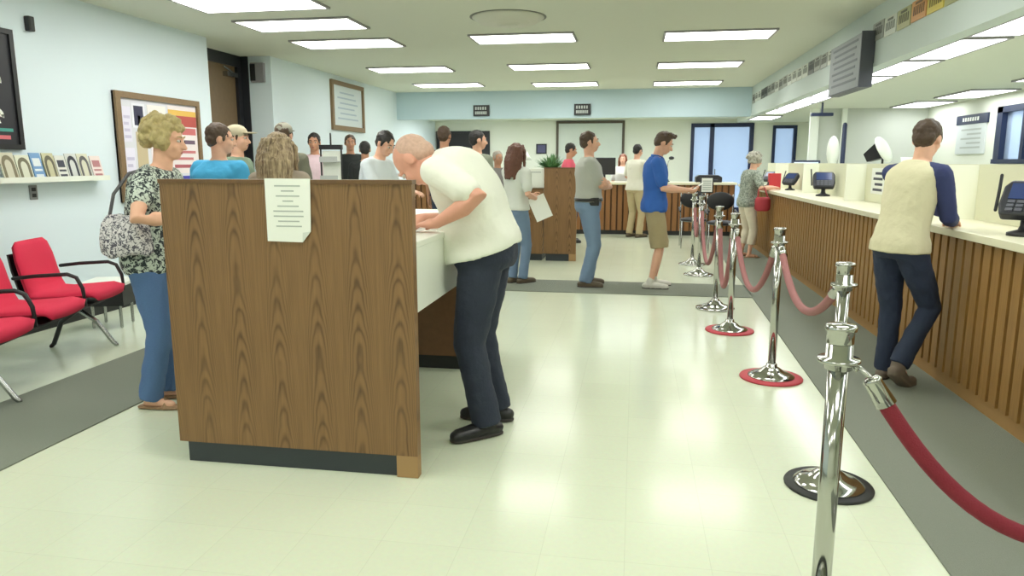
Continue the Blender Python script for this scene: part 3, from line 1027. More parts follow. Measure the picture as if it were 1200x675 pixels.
t = thing('lamp_head', 'tilted black lamp housing with a round white front above the partition', 'lamp', (2.78, 9.0, .97))
M1 = Matrix.Translation((2.78, 9.0, 1.56)) @ Matrix.Rotation(math.radians(-38), 4, 'Z') @ Matrix.Rotation(math.radians(62), 4, 'Y')
MB().lathe([(.05, -.20), (.07, -.20), (.13, -.02), (.135, 0), (0, 0)], n=4, M=M1 @ Matrix.Rotation(PI / 4, 4, 'Z')).build('housing', BLACK, t)
MB().lathe([(.155, -.01), (.16, .0), (.155, .02), (.12, .035), (0, .045)], n=32, M=M1).build('diffuser', WHITE, t, True)
MB().tube([(2.78, 9.0, .985), (2.78, 9.0, 1.5)], .012, 10).build('stem', BLACK, t)
MB().lathe([(.09, .97), (.09, .985), (.02, .99), (0, .99)], (2.78, 9.0, 0), 20).build('foot', BLACK, t, True)
t = thing('lamp_head', 'white oval lamp head on a stem above the partition, left of the dark pole', 'lamp', (2.72, 10.3, .97))
MB().ell((2.56, 10.3, 1.56), (.08, .06, .20)).build('diffuser', WHITE, t, True)
MB().tube([(2.56, 10.3, .985), (2.56, 10.3, 1.4)], .012, 10).build('stem', WHITE, t)
MB().lathe([(.08, .97), (.08, .985), (.02, .99), (0, .99)], (2.56, 10.3, 0), 20).build('foot', WHITE, t, True)
t = thing('cup', 'small white cup-shaped item above the partition left of the raglan man', 'cup', (2.78, 8.2, .97))
MB().lathe([(.04, 0), (.06, .42), (.07, .5), (.05, .5), (.0, .48)], (2.78, 8.2, .97), 20).build('body', PAPER, t, True)
t = thing('pole', 'dark blue vertical pole in front of the staff area wall', 'pole', (3.13, 12.0, 0))
MB().tube([(3.13, 12.0, .012), (3.13, 12.0, 1.98)], .035, 12).build('shaft', NAVYF, t, True)
MB().lathe([(.11, 0), (.11, .02), (.05, .04), (0, .04)], (3.13, 12.0, 0), 24).build('foot', NAVYF, t, True)
struct('trim_4', MB().box((2.96, 13.52, 0), (3.10, 13.6, ZL)).box((3.48, 13.54, 0), (3.56, 13.6, ZL)), WHITE)
t = thing('ceiling_mount', 'dark bar mount hanging from the low ceiling above the lamps', 'ceiling mount', (2.75, 12.2, 2.15))
MB().box((2.66, 12.1, 2.12), (2.98, 12.2, 2.17)).build('bar', NAVYF, t, bevel=.01)
MB().tube([(2.82, 12.15, 2.17), (2.82, 12.15, ZL)], .015, 8).build('rod', NAVYF, t)


def monitor(x, y, z, yaw, label, fr=BLACK, sc=(210, 224, 240), em=.3):
    t = thing('monitor', label, 'monitor', (x, y, z))
    M0 = Matrix.Translation((x, y, z)) @ Matrix.Rotation(yaw, 4, 'Z')
    MB().box((-.22, -.02, .14), (.22, .03, .48), M0).build('housing', fr, t, bevel=.01)
    MB().box((-.19, -.024, .18), (.19, -.0205, .45), M0).build('screen', mat('screen_%d' % sc[0], sc, .2, emit=(sc, em)), t)
    MB().lathe([(.11, 0), (.11, .012), (.025, .02), (.022, .2), (0, .2)], n=18, M=M0).build('stand', fr, t)


monitor(2.82, 13.0, .97, math.radians(-10), 'monitor in a blue frame at the far end of the staff worktop', NAVYF)
t = thing('red_box', 'small red box on the far end of the right counter', 'box', (2.2, 12.35, 1.01))
MB().box((2.03, 11.75, 1.0105), (2.2, 11.88, 1.25)).build('carton', mat('box_red', (206, 60, 66), .6), t)
MB().box((2.028, 11.77, 1.05), (2.03, 11.86, 1.12)).build('dark_label', BLACK, t)
# wall things on the right
t = thing('wall_poster', 'white poster with a dark header on the staff area wall at right', 'poster', (XR, 11.9, 1.54))
MB().box((XR - .02, 11.42, 1.54), (XR, 12.36, 2.08)).build('sheet', mat('poster_pale', (206, 212, 212), .6), t)
MB().box((XR - .024, 11.38, 1.97), (XR, 12.40, 2.11)).build('header', NAVYF, t)
g = MB()
for k in range(5):
    g.box((XR - .022, 11.55, 1.62 + k * .065), (XR - .02, 12.2 - .2 * (k % 2), 1.645 + k * .065))
g.build('printed_text', GREYTXT, t)
g = MB()
for k in range(7):
    g.box((XR - .026, 11.65 + k * .08, 2.015), (XR - .024, 11.70 + k * .08, 2.07))
g.build('lettering', PAPER, t)

# ------------------------------------------------------------------ back wall and back counter things
t = thing('whiteboard', 'wide framed whiteboard on the back wall', 'whiteboard', (-1.1, YB, 1.2))
MB().box((-1.88, YB - .02, 1.22), (-.32, YB, 2.36)).build('surface', mat('board_surface', (206, 214, 206), .3, vary=.08, scale=3), t)
MB().box((-1.93, YB - .04, 1.18), (-1.87, YB, 2.40)).box((-.34, YB - .04, 1.18), (-.28, YB, 2.40)).box((-1.87, YB - .04, 2.34), (-.34, YB, 2.40)).box((-1.87, YB - .04, 1.18), (-.34, YB, 1.24)).build('frame', mat('frame_dk', (86, 78, 66), .5), t)
t = thing('dark_board', 'wide black board on the back wall behind the bald man', 'board', (-4.2, YB, 1.3))
MB().box((-4.9, YB - .03, 1.35), (-3.62, YB, 2.14)).build('panel', mat('board_black', (32, 30, 34), .6), t)
MB().box((-4.94, YB - .045, 1.31), (-4.88, YB, 2.18)).box((-3.64, YB - .045, 1.31), (-3.58, YB, 2.18)).box((-4.88, YB - .045, 2.13), (-3.64, YB, 2.18)).box((-4.88, YB - .045, 1.31), (-3.64, YB, 1.36)).build('frame', BLACK, t)
t = thing('small_frame', 'small dark picture frame on the back wall above the plant', 'picture frame', (-2.3, YB, 1.62))
MB().box((-2.42, YB - .03, 1.62), (-2.16, YB, 1.86)).build('frame', DARK, t)
MB().box((-2.39, YB - .033, 1.65), (-2.19, YB - .03, 1.83)).build('picture', mat('pic_blue', (84, 84, 120), .5), t)

t = thing('potted_plant', 'bushy green potted plant on the back counter beside the long haired woman', 'plant', (-1.72, 15.05, 1.03))
MB().lathe([(.08, 0), (.12, .22), (.125, .24), (.11, .24), (.10, .2), (0, .2)], (-1.72, 15.05, 1.03), 20).build('pot', mat('pot_white', (200, 200, 190), .5), t, True)
g = MB()
random.seed(11)
for k in range(260):
    a = random.uniform(0, 2 * PI); el = random.uniform(-.1, 1.2)
    L = random.uniform(.16, .42)
    c = Vector((-1.72, 15.05, 1.26))
    tip = c + Vector((math.cos(a) * math.cos(el) * L * 1.0, math.sin(a) * math.cos(el) * L * .6, math.sin(el) * L * .95))
    dr = (tip - c).normalized(); sd = dr.cross(Vector((0, 0, 1))).normalized() * random.uniform(.02, .035)
    up = sd.cross(dr).normalized() * .004
    m_ = c.lerp(tip, .6)
    b_ = c.lerp(tip, .25)
    g.add([b_, m_ + sd, tip, m_ - sd, m_ + up * 2], [(0, 1, 4), (1, 2, 4), (2, 3, 4), (3, 0, 4)])
g.build('foliage', mat('leaf_green', (92, 132, 84), .6, vary=.25, scale=12), t)
t = thing('low_cabinet', 'low brown cabinet beside the second writing desk, white box on top', 'cabinet', (-1.44, 10.45, 0))
MB().box((-1.585, 10.45, .10), (-1.30, 11.1, 1.03)).build('body', OAK, t)
MB().box((-1.56, 10.48, 0), (-1.32, 11.08, .10)).build('kick_plate', KICK, t)
MB().box((-1.595, 10.44, 1.03), (-1.297, 11.11, 1.05)).build('top', OAKT, t)
t = thing('white_box', 'white box unit on the low brown cabinet beside the second writing desk', 'box', (-1.43, 10.7, 1.05))
MB().box((-1.55, 10.5, 1.0505), (-1.31, 10.8, 1.335)).build('case', WHITE, t, bevel=.008)
MB().box((-1.52, 10.497, 1.27), (-1.34, 10.5, 1.285)).build('slot', GREYTXT, t)
t = thing('table_lamp', 'white cone shade lamp on the back counter behind the plant', 'lamp', (-2.30, 15.25, 1.03))
MB().lathe([(.16, 1.46), (.05, 1.64), (.0, 1.64), (.0, 1.62), (.045, 1.62), (.15, 1.462)], (-2.30, 15.25, 0), 28).build('shade', WHITE, t, True)
MB().tube([(-2.30, 15.25, 1.05), (-2.30, 15.25, 1.6)], .012, 8).build('stem', STEEL, t)
MB().lathe([(.09, 1.03), (.09, 1.045), (0, 1.06)], (-2.30, 15.25, 0), 20).build('foot', STEEL, t, True)
monitor(-.62, 15.02, 1.03, PI + .2, 'black monitor on the back counter beside the man with crossed arms')
t = thing('printer', 'low black printer on the back counter in front of the glass door', 'printer', (1.42, 14.95, 1.03))
MB().prism([(-.25, 0), (.25, 0), (.25, .10), (.18, .14), (-.18, .14), (-.25, .10)], -.16, .16, Matrix(((1, 0, 0, 1.42), (0, 0, 1, 14.92), (0, 1, 0, 1.0305), (0, 0, 0, 1)))).build('body', BLACK, t, bevel=.01)
MB().box((1.25, 14.75, 1.07), (1.59, 14.76, 1.09)).build('paper_slot', DKTXT, t)
t = thing('desk_microphone', 'black microphone on a gooseneck on the back counter', 'microphone', (.62, 15.0, 1.03))
MB().lathe([(.06, 1.03), (.06, 1.05), (.015, 1.06), (0, 1.06)], (.62, 15.0, 0), 18).build('foot', BLACK, t, True)
MB().tube([(.62, 15, 1.05), (.62, 15, 1.3), (.64, 15, 1.43), (.69, 15, 1.49)], .007, 8).build('gooseneck', STEEL, t, True)
MB().ell((.70, 15, 1.50), (.055, .035, .035)).build('capsule', BLACK, t, True)
t = thing('tape_dispenser', 'dark green tape dispenser on the back counter by the microphone', 'tape dispenser', (.5, 14.8, 1.03))
MB().prism([(-.1, 0), (.1, 0), (.1, .05), (.04, .06), (0, .12), (-.06, .12), (-.1, .06)], -.03, .03, Matrix(((1, 0, 0, .55), (0, 0, 1, 14.8), (0, 1, 0, 1.0305), (0, 0, 0, 1)))).build('body', mat('dk_green', (40, 76, 66), .5), t)
MB().tube([(.53, 14.765, 1.15), (.53, 14.835, 1.15)], .03, 16, False).build('tape_roll', PAPER, t)
# literature rack on the left, behind the front desk
t = thing('literature_rack', 'white wire literature rack with a dark top by the far left wall', 'rack', (-3.88, 9.0, 0))
for sx in (-.14, .14):
    MB().tube([(-3.88 + sx, 9.0, .012), (-3.88 + sx, 9.0, 1.60)], .012, 8).build('upright', BLACK, t)
MB().box((-4.03, 8.97, 1.58), (-3.73, 9.03, 1.64)).build('top_rail', BLACK, t)
MB().tube([(-3.88, 9.0, 1.64), (-3.88, 9.0, 1.78)], .012, 8).build('finial', BLACK, t)
MB().box((-4.0, 9.0, .5), (-3.76, 9.02, 1.56)).build('back_panel', WHITE, t)
for zz in (.62, .9, 1.18, 1.42):
    MB().box((-4.0, 8.9, zz), (-3.76, 9.0, zz + .015)).box((-4.0, 8.9, zz + .015), (-3.76, 8.91, zz + .07)).build('pocket', mat('rack_grey', (176, 180, 178), .5), t)
MB().box((-4.08, 8.8, 0), (-3.68, 9.2, .012)).build('foot', BLACK, t)


# ------------------------------------------------------------------ people
def nrm(v):
    v = np.array(v, float)
    return v / (np.linalg.norm(v) + 1e-9)


def smooth(a, b, x):
    t = min(1, max(0, (x - a) / (b - a)))
    return t * t * (3 - 2 * t)


def ik(S_, T_, l1, l2, pole):
    S_, T_ = np.array(S_, float), np.array(T_, float)
    d = T_ - S_
    L = np.linalg.norm(d)
    Lm = min(L, (l1 + l2) * .995)
    dn = d / (L + 1e-9)
    T2 = S_ + dn * Lm
    a = (l1 * l1 - l2 * l2 + Lm * Lm) / (2 * Lm)
    h = math.sqrt(max(0, l1 * l1 - a * a))
    p = np.array(pole, float)
    p = nrm(p - dn * (p @ dn))
    return S_ + dn * a + p * h, T2


SKIN = {'fair': mat('skin_fair', (222, 172, 146), .55, vary=.06, scale=30), 'pink': mat('skin_pink', (216, 158, 136), .55, vary=.08, scale=25), 'tan': mat('skin_tan', (190, 140, 112), .55, vary=.06, scale=30)}
LIP = mat('lip', (176, 104, 98), .5)
EYEW = mat('eye_white', (196, 190, 182), .3)
IRIS = mat('iris', (52, 40, 34), .2)
SOLE = mat('shoe_sole', (60, 54, 50), .7)


def person(label, x, y, face, H=1.75, girth=1.0, belly=0.0, lean=0, curl=0, head=(0, 0), twist=0, skin='fair', bust=0.0,
           hands=(None, None), poles=(None, None), fingers=(.5, .5), palm=(None, None), hdir=(None, None), feet=((-.11, 0), (.11, .03)), toes=(8, -8), heel=(0, 0),
           hip=(0, 0, 0), shirt=None, sleeve='short', sl=.72, sleeve_mat=None, hem=.90, pants=None, leg='full', shoes=None, sandals=False,
           hair='short', hair_mat=None, hairw=1.0, hemdrop=0.0, headk=1.0, neckk=1.0, cap=None, belt=None, collar=None, socks=None, vox=.007, loose=.014):
    """local frame: forward = face direction (degrees, 0 = +X, 90 = away from the camera), right hand first in neither tuple: (left, right)"""
    fa = math.radians(face)
    fx = np.array([math.cos(fa), math.sin(fa), 0.])
    rx = np.array([math.sin(fa), -math.cos(fa), 0.])
    uz = np.array([0, 0, 1.])
    s = H / 1.75
    O = np.array([x, y, 0.])
    W = lambda p: O + s * (rx * p[0] + fx * p[1] + uz * p[2])          # local -> world
    Linv = lambda q: np.array([(np.array(q) - O) @ rx, (np.array(q) - O) @ fx, q[2]]) / s
    root = thing('person', label, 'person', (x, y, 0))
    # ---- spine
    fr = {}
    pos = np.array([0., 0.]) + np.array([hip[1], 0]); ang = 0
    zs = np.arange(.76, 1.56, .02)
    pts = []
    pz = np.array([hip[1], .76 + hip[2]])
    for z in zs:
        a = math.radians(lean) * smooth(.92, 1.06, z) + math.radians(curl) * smooth(1.05, 1.50, z)
        pts.append((z, pz.copy(), a))
        pz = pz + .02 * np.array([math.sin(a), math.cos(a)])

    def spine(z):
        q = (z - .76) / .02
        i = int(min(max(q, 0), len(pts) - 2)); f = q - i
        p = pts[i][1] * (1 - f) + pts[i + 1][1] * f
        a = pts[i][2] * (1 - f) + pts[i + 1][2] * f
        return p, a

    def body_pt(dx, dy, z):
        p, a = spine(z)
        tw = math.radians(twist) * smooth(.95, 1.35, z)
        ax, ay = dx * math.cos(tw) - dy * math.sin(tw), dx * math.sin(tw) + dy * math.cos(tw)
        return np.array([hip[0] + ax, p[0] + ay * math.cos(a), p[1] - ay * math.sin(a)])

    g = girth
    PROF = [(.84, .150, .095, 0), (.90, .172, .118, -.006), (.96, .170, .118, -.005), (1.02, .155, .108, 0), (1.10, .146, .104, 0),
            (1.20, .155, .112, 0), (1.30, .168, .118, -.004), (1.38, .176, .108, -.010), (1.43, .155, .085, -.012), (1.465, .095, .066, -.010), (1.50, .060, .058, -.004)]

    def torso(mb, z0, z1, off, zsamp=18, scale=1.0, flare=0, drop=0):
        R_ = []
        for i in range(zsamp + 1):
            z = z0 + (z1 - z0) * i / zsamp
            for k in range(len(PROF) - 1):
                if PROF[k][0] <= z <= PROF[k + 1][0] + 1e-6:
                    break
            t_ = min(1, max(0, (z - PROF[k][0]) / (PROF[k + 1][0] - PROF[k][0])))
            aw, ad, ac = [PROF[k][j] * (1 - t_) + PROF[k + 1][j] * t_ for j in (1, 2, 3)]
            gg = 1 + (g - 1) * (1 - smooth(1.36, 1.5, z))
            aw = aw * gg * scale + off; ad = ad * gg * scale + off
            if flare:
                fl = flare * (1 - smooth(z0, z0 + .25, z)); aw += fl; ad += fl
            bl = belly * math.exp(-((z - 1.07) / .15) ** 2) + bust * math.exp(-((z - 1.29) / .065) ** 2)
            ring = []
            for q in range(28):
                an = 2 * PI * q / 28
                cx, cy = math.cos(an), math.sin(an)
                ex = .82
                px = aw * math.copysign(abs(cx) ** ex, cx); py = ad * math.copysign(abs(cy) ** ex, cy) + ac
                if cy > 0:
                    py += bl * cy
                ring.append(W(body_pt(px, py, z - drop * cy * (1 - smooth(z0, z0 + .22, z)))))
            R_.append(ring)
        mb.rings(R_)

    # ---- head frame
    np_, na = spine(1.50)
    hp = math.radians(head[1])                     # pitch down positive
    hy = math.radians(head[0])                     # yaw to the left positive
    hf = np.array([-math.sin(hy) * math.cos(hp), math.cos(hy) * math.cos(hp), -math.sin(hp)])
    hr = np.array([math.cos(hy), math.sin(hy), 0.])
    hu = np.cross(hr, hf)
    neck = body_pt(0, 0, 1.49)
    nd = nrm(np.array([0, math.sin(na), math.cos(na)]) * .5 + hu * .6)
    hc = neck + nd * .075 * neckk + hu * .075 * neckk + hf * .012
    wf, wr, wu = rx * hf[0] + fx * hf[1] + uz * hf[2], rx * hr[0] + fx * hr[1] + uz * hr[2], rx * hu[0] + fx * hu[1] + uz * hu[2]
    Fm = np.array([wr, wf, wu])
    HC = W(hc)
    hd = lambda p: HC + s * headk * (wr * p[0] + wf * p[1] + wu * p[2])
    B = MB()
    el = lambda mb, c, r, n=14, m=9: mb.ell(hd(c), [q * s * headk for q in r], Fm, n, m)
    el(B, (0, -.012, .025), (.075, .095, .088), 22, 14)
    el(B, (0, .025, -.03), (.061, .066, .082), 18, 12)
    el(B, (0, .046, -.080), (.040, .038, .030))
    el(B, (0, .078, .022), (.050, .018, .011))
    el(B, (0, .084, -.062), (.023, .012, .011))
    for sx in (-1, 1):
        el(B, (sx * .076, -.010, -.008), (.010, .022, .033))
        el(B, (sx * .034, .062, -.028), (.024, .024, .026))
    B.tube([hd((0, .084, .010)), hd((0, .102, -.020)), hd((0, .108, -.034))], [.009 * s, .012 * s, .015 * s], 10)
    el(B, (.011, .098, -.036), (.009, .010, .008)); el(B, (-.011, .098, -.036), (.009, .010, .008))
    B.tube([W(body_pt(0, -.005, 1.44)), W(neck), hd((0, -.018, -.05))], [.062 * s, .056 * s, .056 * s], 16)
    torso(B, .86, 1.49, -.012)
    # ---- arms
    shp, wrist, elbow, hand_d = {}, {}, {}, {}
    for i, sx in ((0, -1), (1, 1)):
        S_ = body_pt(sx * .178 * (1 + (g - 1) * .5), -.008, 1.405)
        tgt = hands[i]
        if tgt is None:
            T_ = S_ + np.array([sx * .06, .06, -.53])
        else:
            T_ = Linv(tgt)
        pl = poles[i] if poles[i] is not None else (sx * .45, -1, -.35)
        E_, T_ = ik(S_, T_, .285, .255, pl)
        shp[i], elbow[i], wrist[i] = S_, E_, T_
        ag = 1 + (g - 1) * .5
        B.tube([W(S_), W(S_ * .55 + E_ * .45), W(E_), W(E_ * .65 + T_ * .35), W(T_)], [.054 * s * ag, .047 * s * ag, .039 * s * ag, .041 * s * ag, .026 * s], 14)
        B.tube([W(body_pt(sx * .06, -.01, 1.43)), W(S_)], [.055 * s, .05 * s], 12)
        # hand: palm, four fingers, thumb
        fd = nrm(T_ - E_)
        d = nrm(Linv_dir(hdir[i], rx, fx)) if hdir[i] is not None else fd
        pn = palm[i] if palm[i] is not None else (-sx * 1, 0.1, 0)
        pn = np.array(pn, float); pn = nrm(pn - d * (pn @ d))          # palm side normal
        ac = np.cross(d, pn)                                           # across the knuckles
        if (ac @ np.array([0, 1, .3])) < 0 and palm[i] is None:
            ac = -ac
        thumb = ac if hands[i] is None else ac * (1 if (ac @ np.array([-sx, .3, .4])) > 0 else -1)
        hand_d[i] = d
        PW = lambda p: W(T_ + d * p[0] + thumb * p[1] + pn * p[2])
        Fh_ = np.array([rx * d[0] + fx * d[1] + uz * d[2], rx * thumb[0] + fx * thumb[1] + uz * thumb[2], rx * pn[0] + fx * pn[1] + uz * pn[2]])
        B.ell(PW((.048, 0, 0)), (.056 * s, .040 * s, .017 * s), Fh_, 14, 9)
        B.tube([PW((-.01, 0, 0)), PW((.04, 0, 0))], [.026 * s, .026 * s], 10)
        cu = fingers[i]
        for o_, L in ((.030, .066), (.010, .076), (-.010, .071), (-.029, .056)):
            p0 = np.array((.088 - abs(o_ - .005) * .25, o_, 0)); pp_ = [p0 - np.array((.03, 0, 0)), p0]
            a_ = cu * .75
            for l_ in (.48, .30, .22):
                p0 = p0 + np.array((math.cos(a_) * L * l_, o_ * .10, math.sin(a_) * L * l_)); pp_.append(p0); a_ += cu * .85
            B.tube([PW(q) for q in pp_], [.009 * s, .0092 * s, .0086 * s, .008 * s, .0072 * s], 9)
        th0 = np.array((.018, .026, .004))
        tq = [th0, th0 + np.array((.022, .024, .006)), th0 + np.array((.050, .034, .012 + .012 * cu)), th0 + np.array((.074, .034 - .012 * cu, .016 + .022 * cu))]
        B.tube([PW(q) for q in tq], [.012 * s, .0115 * s, .0095 * s, .0082 * s], 9)
    # ---- legs
    hipj, knee, ank = {}, {}, {}
    for i, sx in ((0, -1), (1, 1)):
        Hj = body_pt(sx * .088 * (1 + (g - 1) * .6), 0, .90)
        A_ = np.array([feet[i][0], feet[i][1], .085 + heel[i]])
        K_, A_ = ik(Hj, A_, .425, .405, (sx * .08, 1, 0))
        hipj[i], knee[i], ank[i] = Hj, K_, A_
        lg = 1 + (g - 1) * .7
        B.tube([W(Hj), W(Hj * .5 + K_ * .5), W(K_), W(K_ * .7 + A_ * .3), W(A_ * .8 + K_ * .2), W(A_)], [.080 * s * lg, .070 * s * lg, .050 * s, .051 * s, .036 * s, .033 * s], 14)
        ta = math.radians(toes[i])
        fd = np.array([-math.sin(ta), math.cos(ta), 0.])
        hl = heel[i]
        z1 = .035
        B.tube([W(A_ - np.array([0, 0, .0])), W(A_ + fd * -.035 + np.array([0, 0, -.045])), W(A_ + fd * .05 + np.array([0, 0, -.045 - hl * .4])), W(A_ * [1, 1, 0] + fd * (.13 - hl * .3) + np.array([0, 0, .028]))],
               [.030 * s, .030 * s, .030 * s, .024 * s], 12)
    body = B.blob('body', [SKIN[skin], LIP], root, vox, it=5)
    me = body.data
    n = len(me.polygons)
    ce = np.zeros(n * 3); me.polygons.foreach_get('center', ce); ce = ce.reshape(-1, 3) + np.array([x, y, 0])
    mp = hd((0, .096, -.063))
    dl = (ce - mp) @ Fm.T / (np.array([.021, .012, .008]) * s)
    mi = ((dl ** 2).sum(1) < 1).astype(np.int32)
    me.polygons.foreach_set('material_index', mi)
    # ---- eyes and brows
    for sx in (-1, 1):
        e = MB(); el(e, (sx * .031, .0815, .004), (.0125, .0115, .0085), 14, 10)
        eo = e.build('eye', EYEW, root, True)
        e = MB(); el(e, (sx * .031, .0898, .004), (.0068, .0036, .0066), 12, 8)
        e.build('iris', IRIS, eo, True)
        if hair_mat is not None:
            e = MB(); e.tube([hd((sx * .014, .094, .026)), hd((sx * .030, .092, .032)), hd((sx * .050, .078, .028))], [.0035 * s, .004 * s, .002 * s], 8)
            e.build('eyebrow', hair_mat, root, True)
    # ---- hair
    random.seed(int(abs(x * 100 + y * 10)) + 1)
    if hair != 'none' and hair_mat is not None:
        h = MB()
        if hair == 'fringe':       # bald on top
            for q in range(34):
                an = math.radians(150 + 240 * q / 33) + PI * .5 - PI * .5
                an = math.radians(-30 - 240 * q / 33)
                for zz in (-.045, -.02, .005):
                    rr = 1.0 if zz < 0 else .99
                    el(h, (.0705 * math.cos(an) * rr, -.014 + .0885 * math.sin(an) * rr - (.004 if zz < -.03 else 0), zz + .02 + random.uniform(-.006, .006)), (.0085, .010, .015), 8, 6)
            h.blob('hair', hair_mat, root, .006, 3, .004, .02)
        else:
            if hair == 'thin':
                el(h, (0, -.030, .026), (.0765, .084, .086), 22, 14)
                el(h, (0, -.050, -.02), (.066, .058, .055), 16, 10)
            elif hair == 'curly':
                el(h, (0, -.028, .040), (.090, .098, .092), 20, 12)
                for q in range(150):
                    an = random.uniform(0, 2 * PI); cz = random.uniform(-.75, 1)
                    rr = math.sqrt(1 - cz * cz)
                    jr = random.uniform(.95, 1.14)
                    p_ = (.094 * rr * math.cos(an) * jr, -.032 + .104 * rr * math.sin(an) * jr, .038 + .100 * cz * jr)
                    if p_[1] > .045 and p_[2] < .075:
                        continue
                    el(h, p_, [random.uniform(.014, .030)] * 3, 8, 6)
            else:
                el(h, (0, -.022, .040), (.082 * (.5 + .5 * hairw), .097, .088 * (.7 + .3 * hairw)), 20, 12)
                el(h, (0, -.055, .000), (.072, .060, .070), 16, 10)
                for sx in (-1, 1):
                    el(h, (sx * .074, .020, .012), (.008, .012, .035))
                if hair == 'tuft':
                    for q in range(26):
                        el(h, (random.uniform(-.055, .055), random.uniform(-.03, .085), .118 + random.uniform(-.02, .012)), (.016, .022, .016), 8, 6)
            if hair in ('long', 'bob'):
                L = .30 if hair == 'long' else .17
                for q in range(15):
                    an = math.radians(200 + 140 * q / 14)
                    cx, cy = .082 * hairw * math.cos(an), -.012 + .092 * math.sin(an) * hairw
                    d2 = random.uniform(.85, 1.0)
                    h.tube([hd((cx * .9, cy * .9, .07)), hd((cx * 1.08, cy * 1.08, -.02)), hd((cx * 1.14, cy * 1.2 - .015, -.10)), hd((cx * 1.05, cy * 1.2 - .03, -.02 - L * d2))], [.02 * s, .026 * s, .027 * s, .012 * s], 10)
                for sx in (-1, 1):
                    h.tube([hd((sx * .05, .05, .10)), hd((sx * .085 * hairw, .02, .02)), hd((sx * .092 * hairw, .0, -.08)), hd((sx * .09 * hairw, .01, -.02 - L * .85))], [.014 * s, .02 * s, .022 * s, .010 * s], 10)
            h.blob('hair', hair_mat, root, .006 if hair == 'thin' else .007, 1 if hair == 'curly' else 3, .004 if hair == 'thin' else .016, .03)
    if cap is not None:
        c = MB()
        el(c, (0, -.014, .052), (.086, .104, .078), 22, 12)
        c.blob('cap', cap, root, .007, 2)
        c = MB(); el(c, (0, .115, .052), (.062, .070, .007), 20, 8)
        c.build('cap_brim', cap, root, True)
    # ---- shirt
    cv = max(vox, .009)
    if shirt is not None:
        m_ = MB()
        torso(m_, hem, 1.475, loose, 20, flare=.010, drop=hemdrop)
        arms = m_ if sleeve_mat is None else None
        ag = 1 + (g - 1) * .5
        for i, sx in ((0, -1), (1, 1)):
            mm = m_ if arms is not None else MB()
            S_, E_, T_ = shp[i], elbow[i], wrist[i]
            mm.tube([W(body_pt(sx * .07, -.01, 1.42)), W(S_)], [.064 * s, .066 * s * ag], 14)
            if sleeve == 'short':
                q = S_ * (1 - sl) + E_ * sl
                mm.tube([W(S_), W(S_ * .6 + E_ * .4), W(q)], [.066 * s * ag, .065 * s * ag, .066 * s * ag], 16, True)
            elif sleeve == 'long':
                mm.tube([W(S_), W(S_ * .5 + E_ * .5), W(E_), W(E_ * .5 + T_ * .5), W(T_ * .94 + E_ * .06)], [.066 * s, .060 * s, .053 * s, .050 * s, .038 * s], 16)
            if arms is None:
                mm.blob('sleeve', sleeve_mat, root, cv, 4, .014, .09)
        m_.blob('shirt', shirt, root, cv, 5, .016, .11)
        if collar is not None:
            c = MB()
            R_ = []
            for k, (r_, z_) in enumerate(((.072, 1.462), (.070, 1.50), (.062, 1.50), (.064, 1.462))):
                R_.append([W(body_pt(r_ * math.cos(2 * PI * q / 20), r_ * math.sin(2 * PI * q / 20) - .006, z_ - .02 * max(0, math.sin(2 * PI * q / 20)))) for q in range(20)])
            c.rings(R_ + [R_[0]])
            c.build('collar', collar, root, True)
    # ---- trousers
    if pants is not None:
        m_ = MB()
        torso(m_, .86, 1.03, .006, 10)
        lg = 1 + (g - 1) * .7
        for i, sx in ((0, -1), (1, 1)):
            Hj, K_, A_ = hipj[i], knee[i], ank[i]
            if leg == 'full':
                m_.tube([W(Hj), W(Hj * .5 + K_ * .5), W(K_), W(K_ * .5 + A_ * .5), W(A_ + (K_ - A_) * .0 + np.array([0, -.005, -.02]))], [.098 * s * lg, .088 * s * lg, .072 * s * lg, .066 * s * lg, .066 * s * lg], 18, False)
            elif leg == 'crop':
                m_.tube([W(Hj), W(Hj * .5 + K_ * .5), W(K_), W(K_ * .35 + A_ * .65)], [.098 * s * lg, .088 * s * lg, .074 * s, .070 * s], 18, False)
            else:
                m_.tube([W(Hj), W(Hj * .5 + K_ * .5), W(K_ * .98 + A_ * .02)], [.102 * s * lg, .100 * s * lg, .098 * s * lg], 18, False)
        m_.blob('trousers' if leg == 'full' else ('cropped_trousers' if leg == 'crop' else 'shorts'), pants, root, cv, 5, .016, .09)
    if belt is not None:
        m_ = MB()
        R_ = []
        for off, z_ in ((.016, .985), (.024, .985), (.024, 1.02), (.016, 1.02), (.016, .985)):
            R_.append([W(body_pt((.166 * g + off) * math.copysign(abs(math.cos(2 * PI * q / 28)) ** .82, math.cos(2 * PI * q / 28)), (.114 * g + off) * math.copysign(abs(math.sin(2 * PI * q / 28)) ** .82, math.sin(2 * PI * q / 28)), z_)) for q in range(28)])
        m_.rings(R_)
        m_.build('belt', belt, root, True)
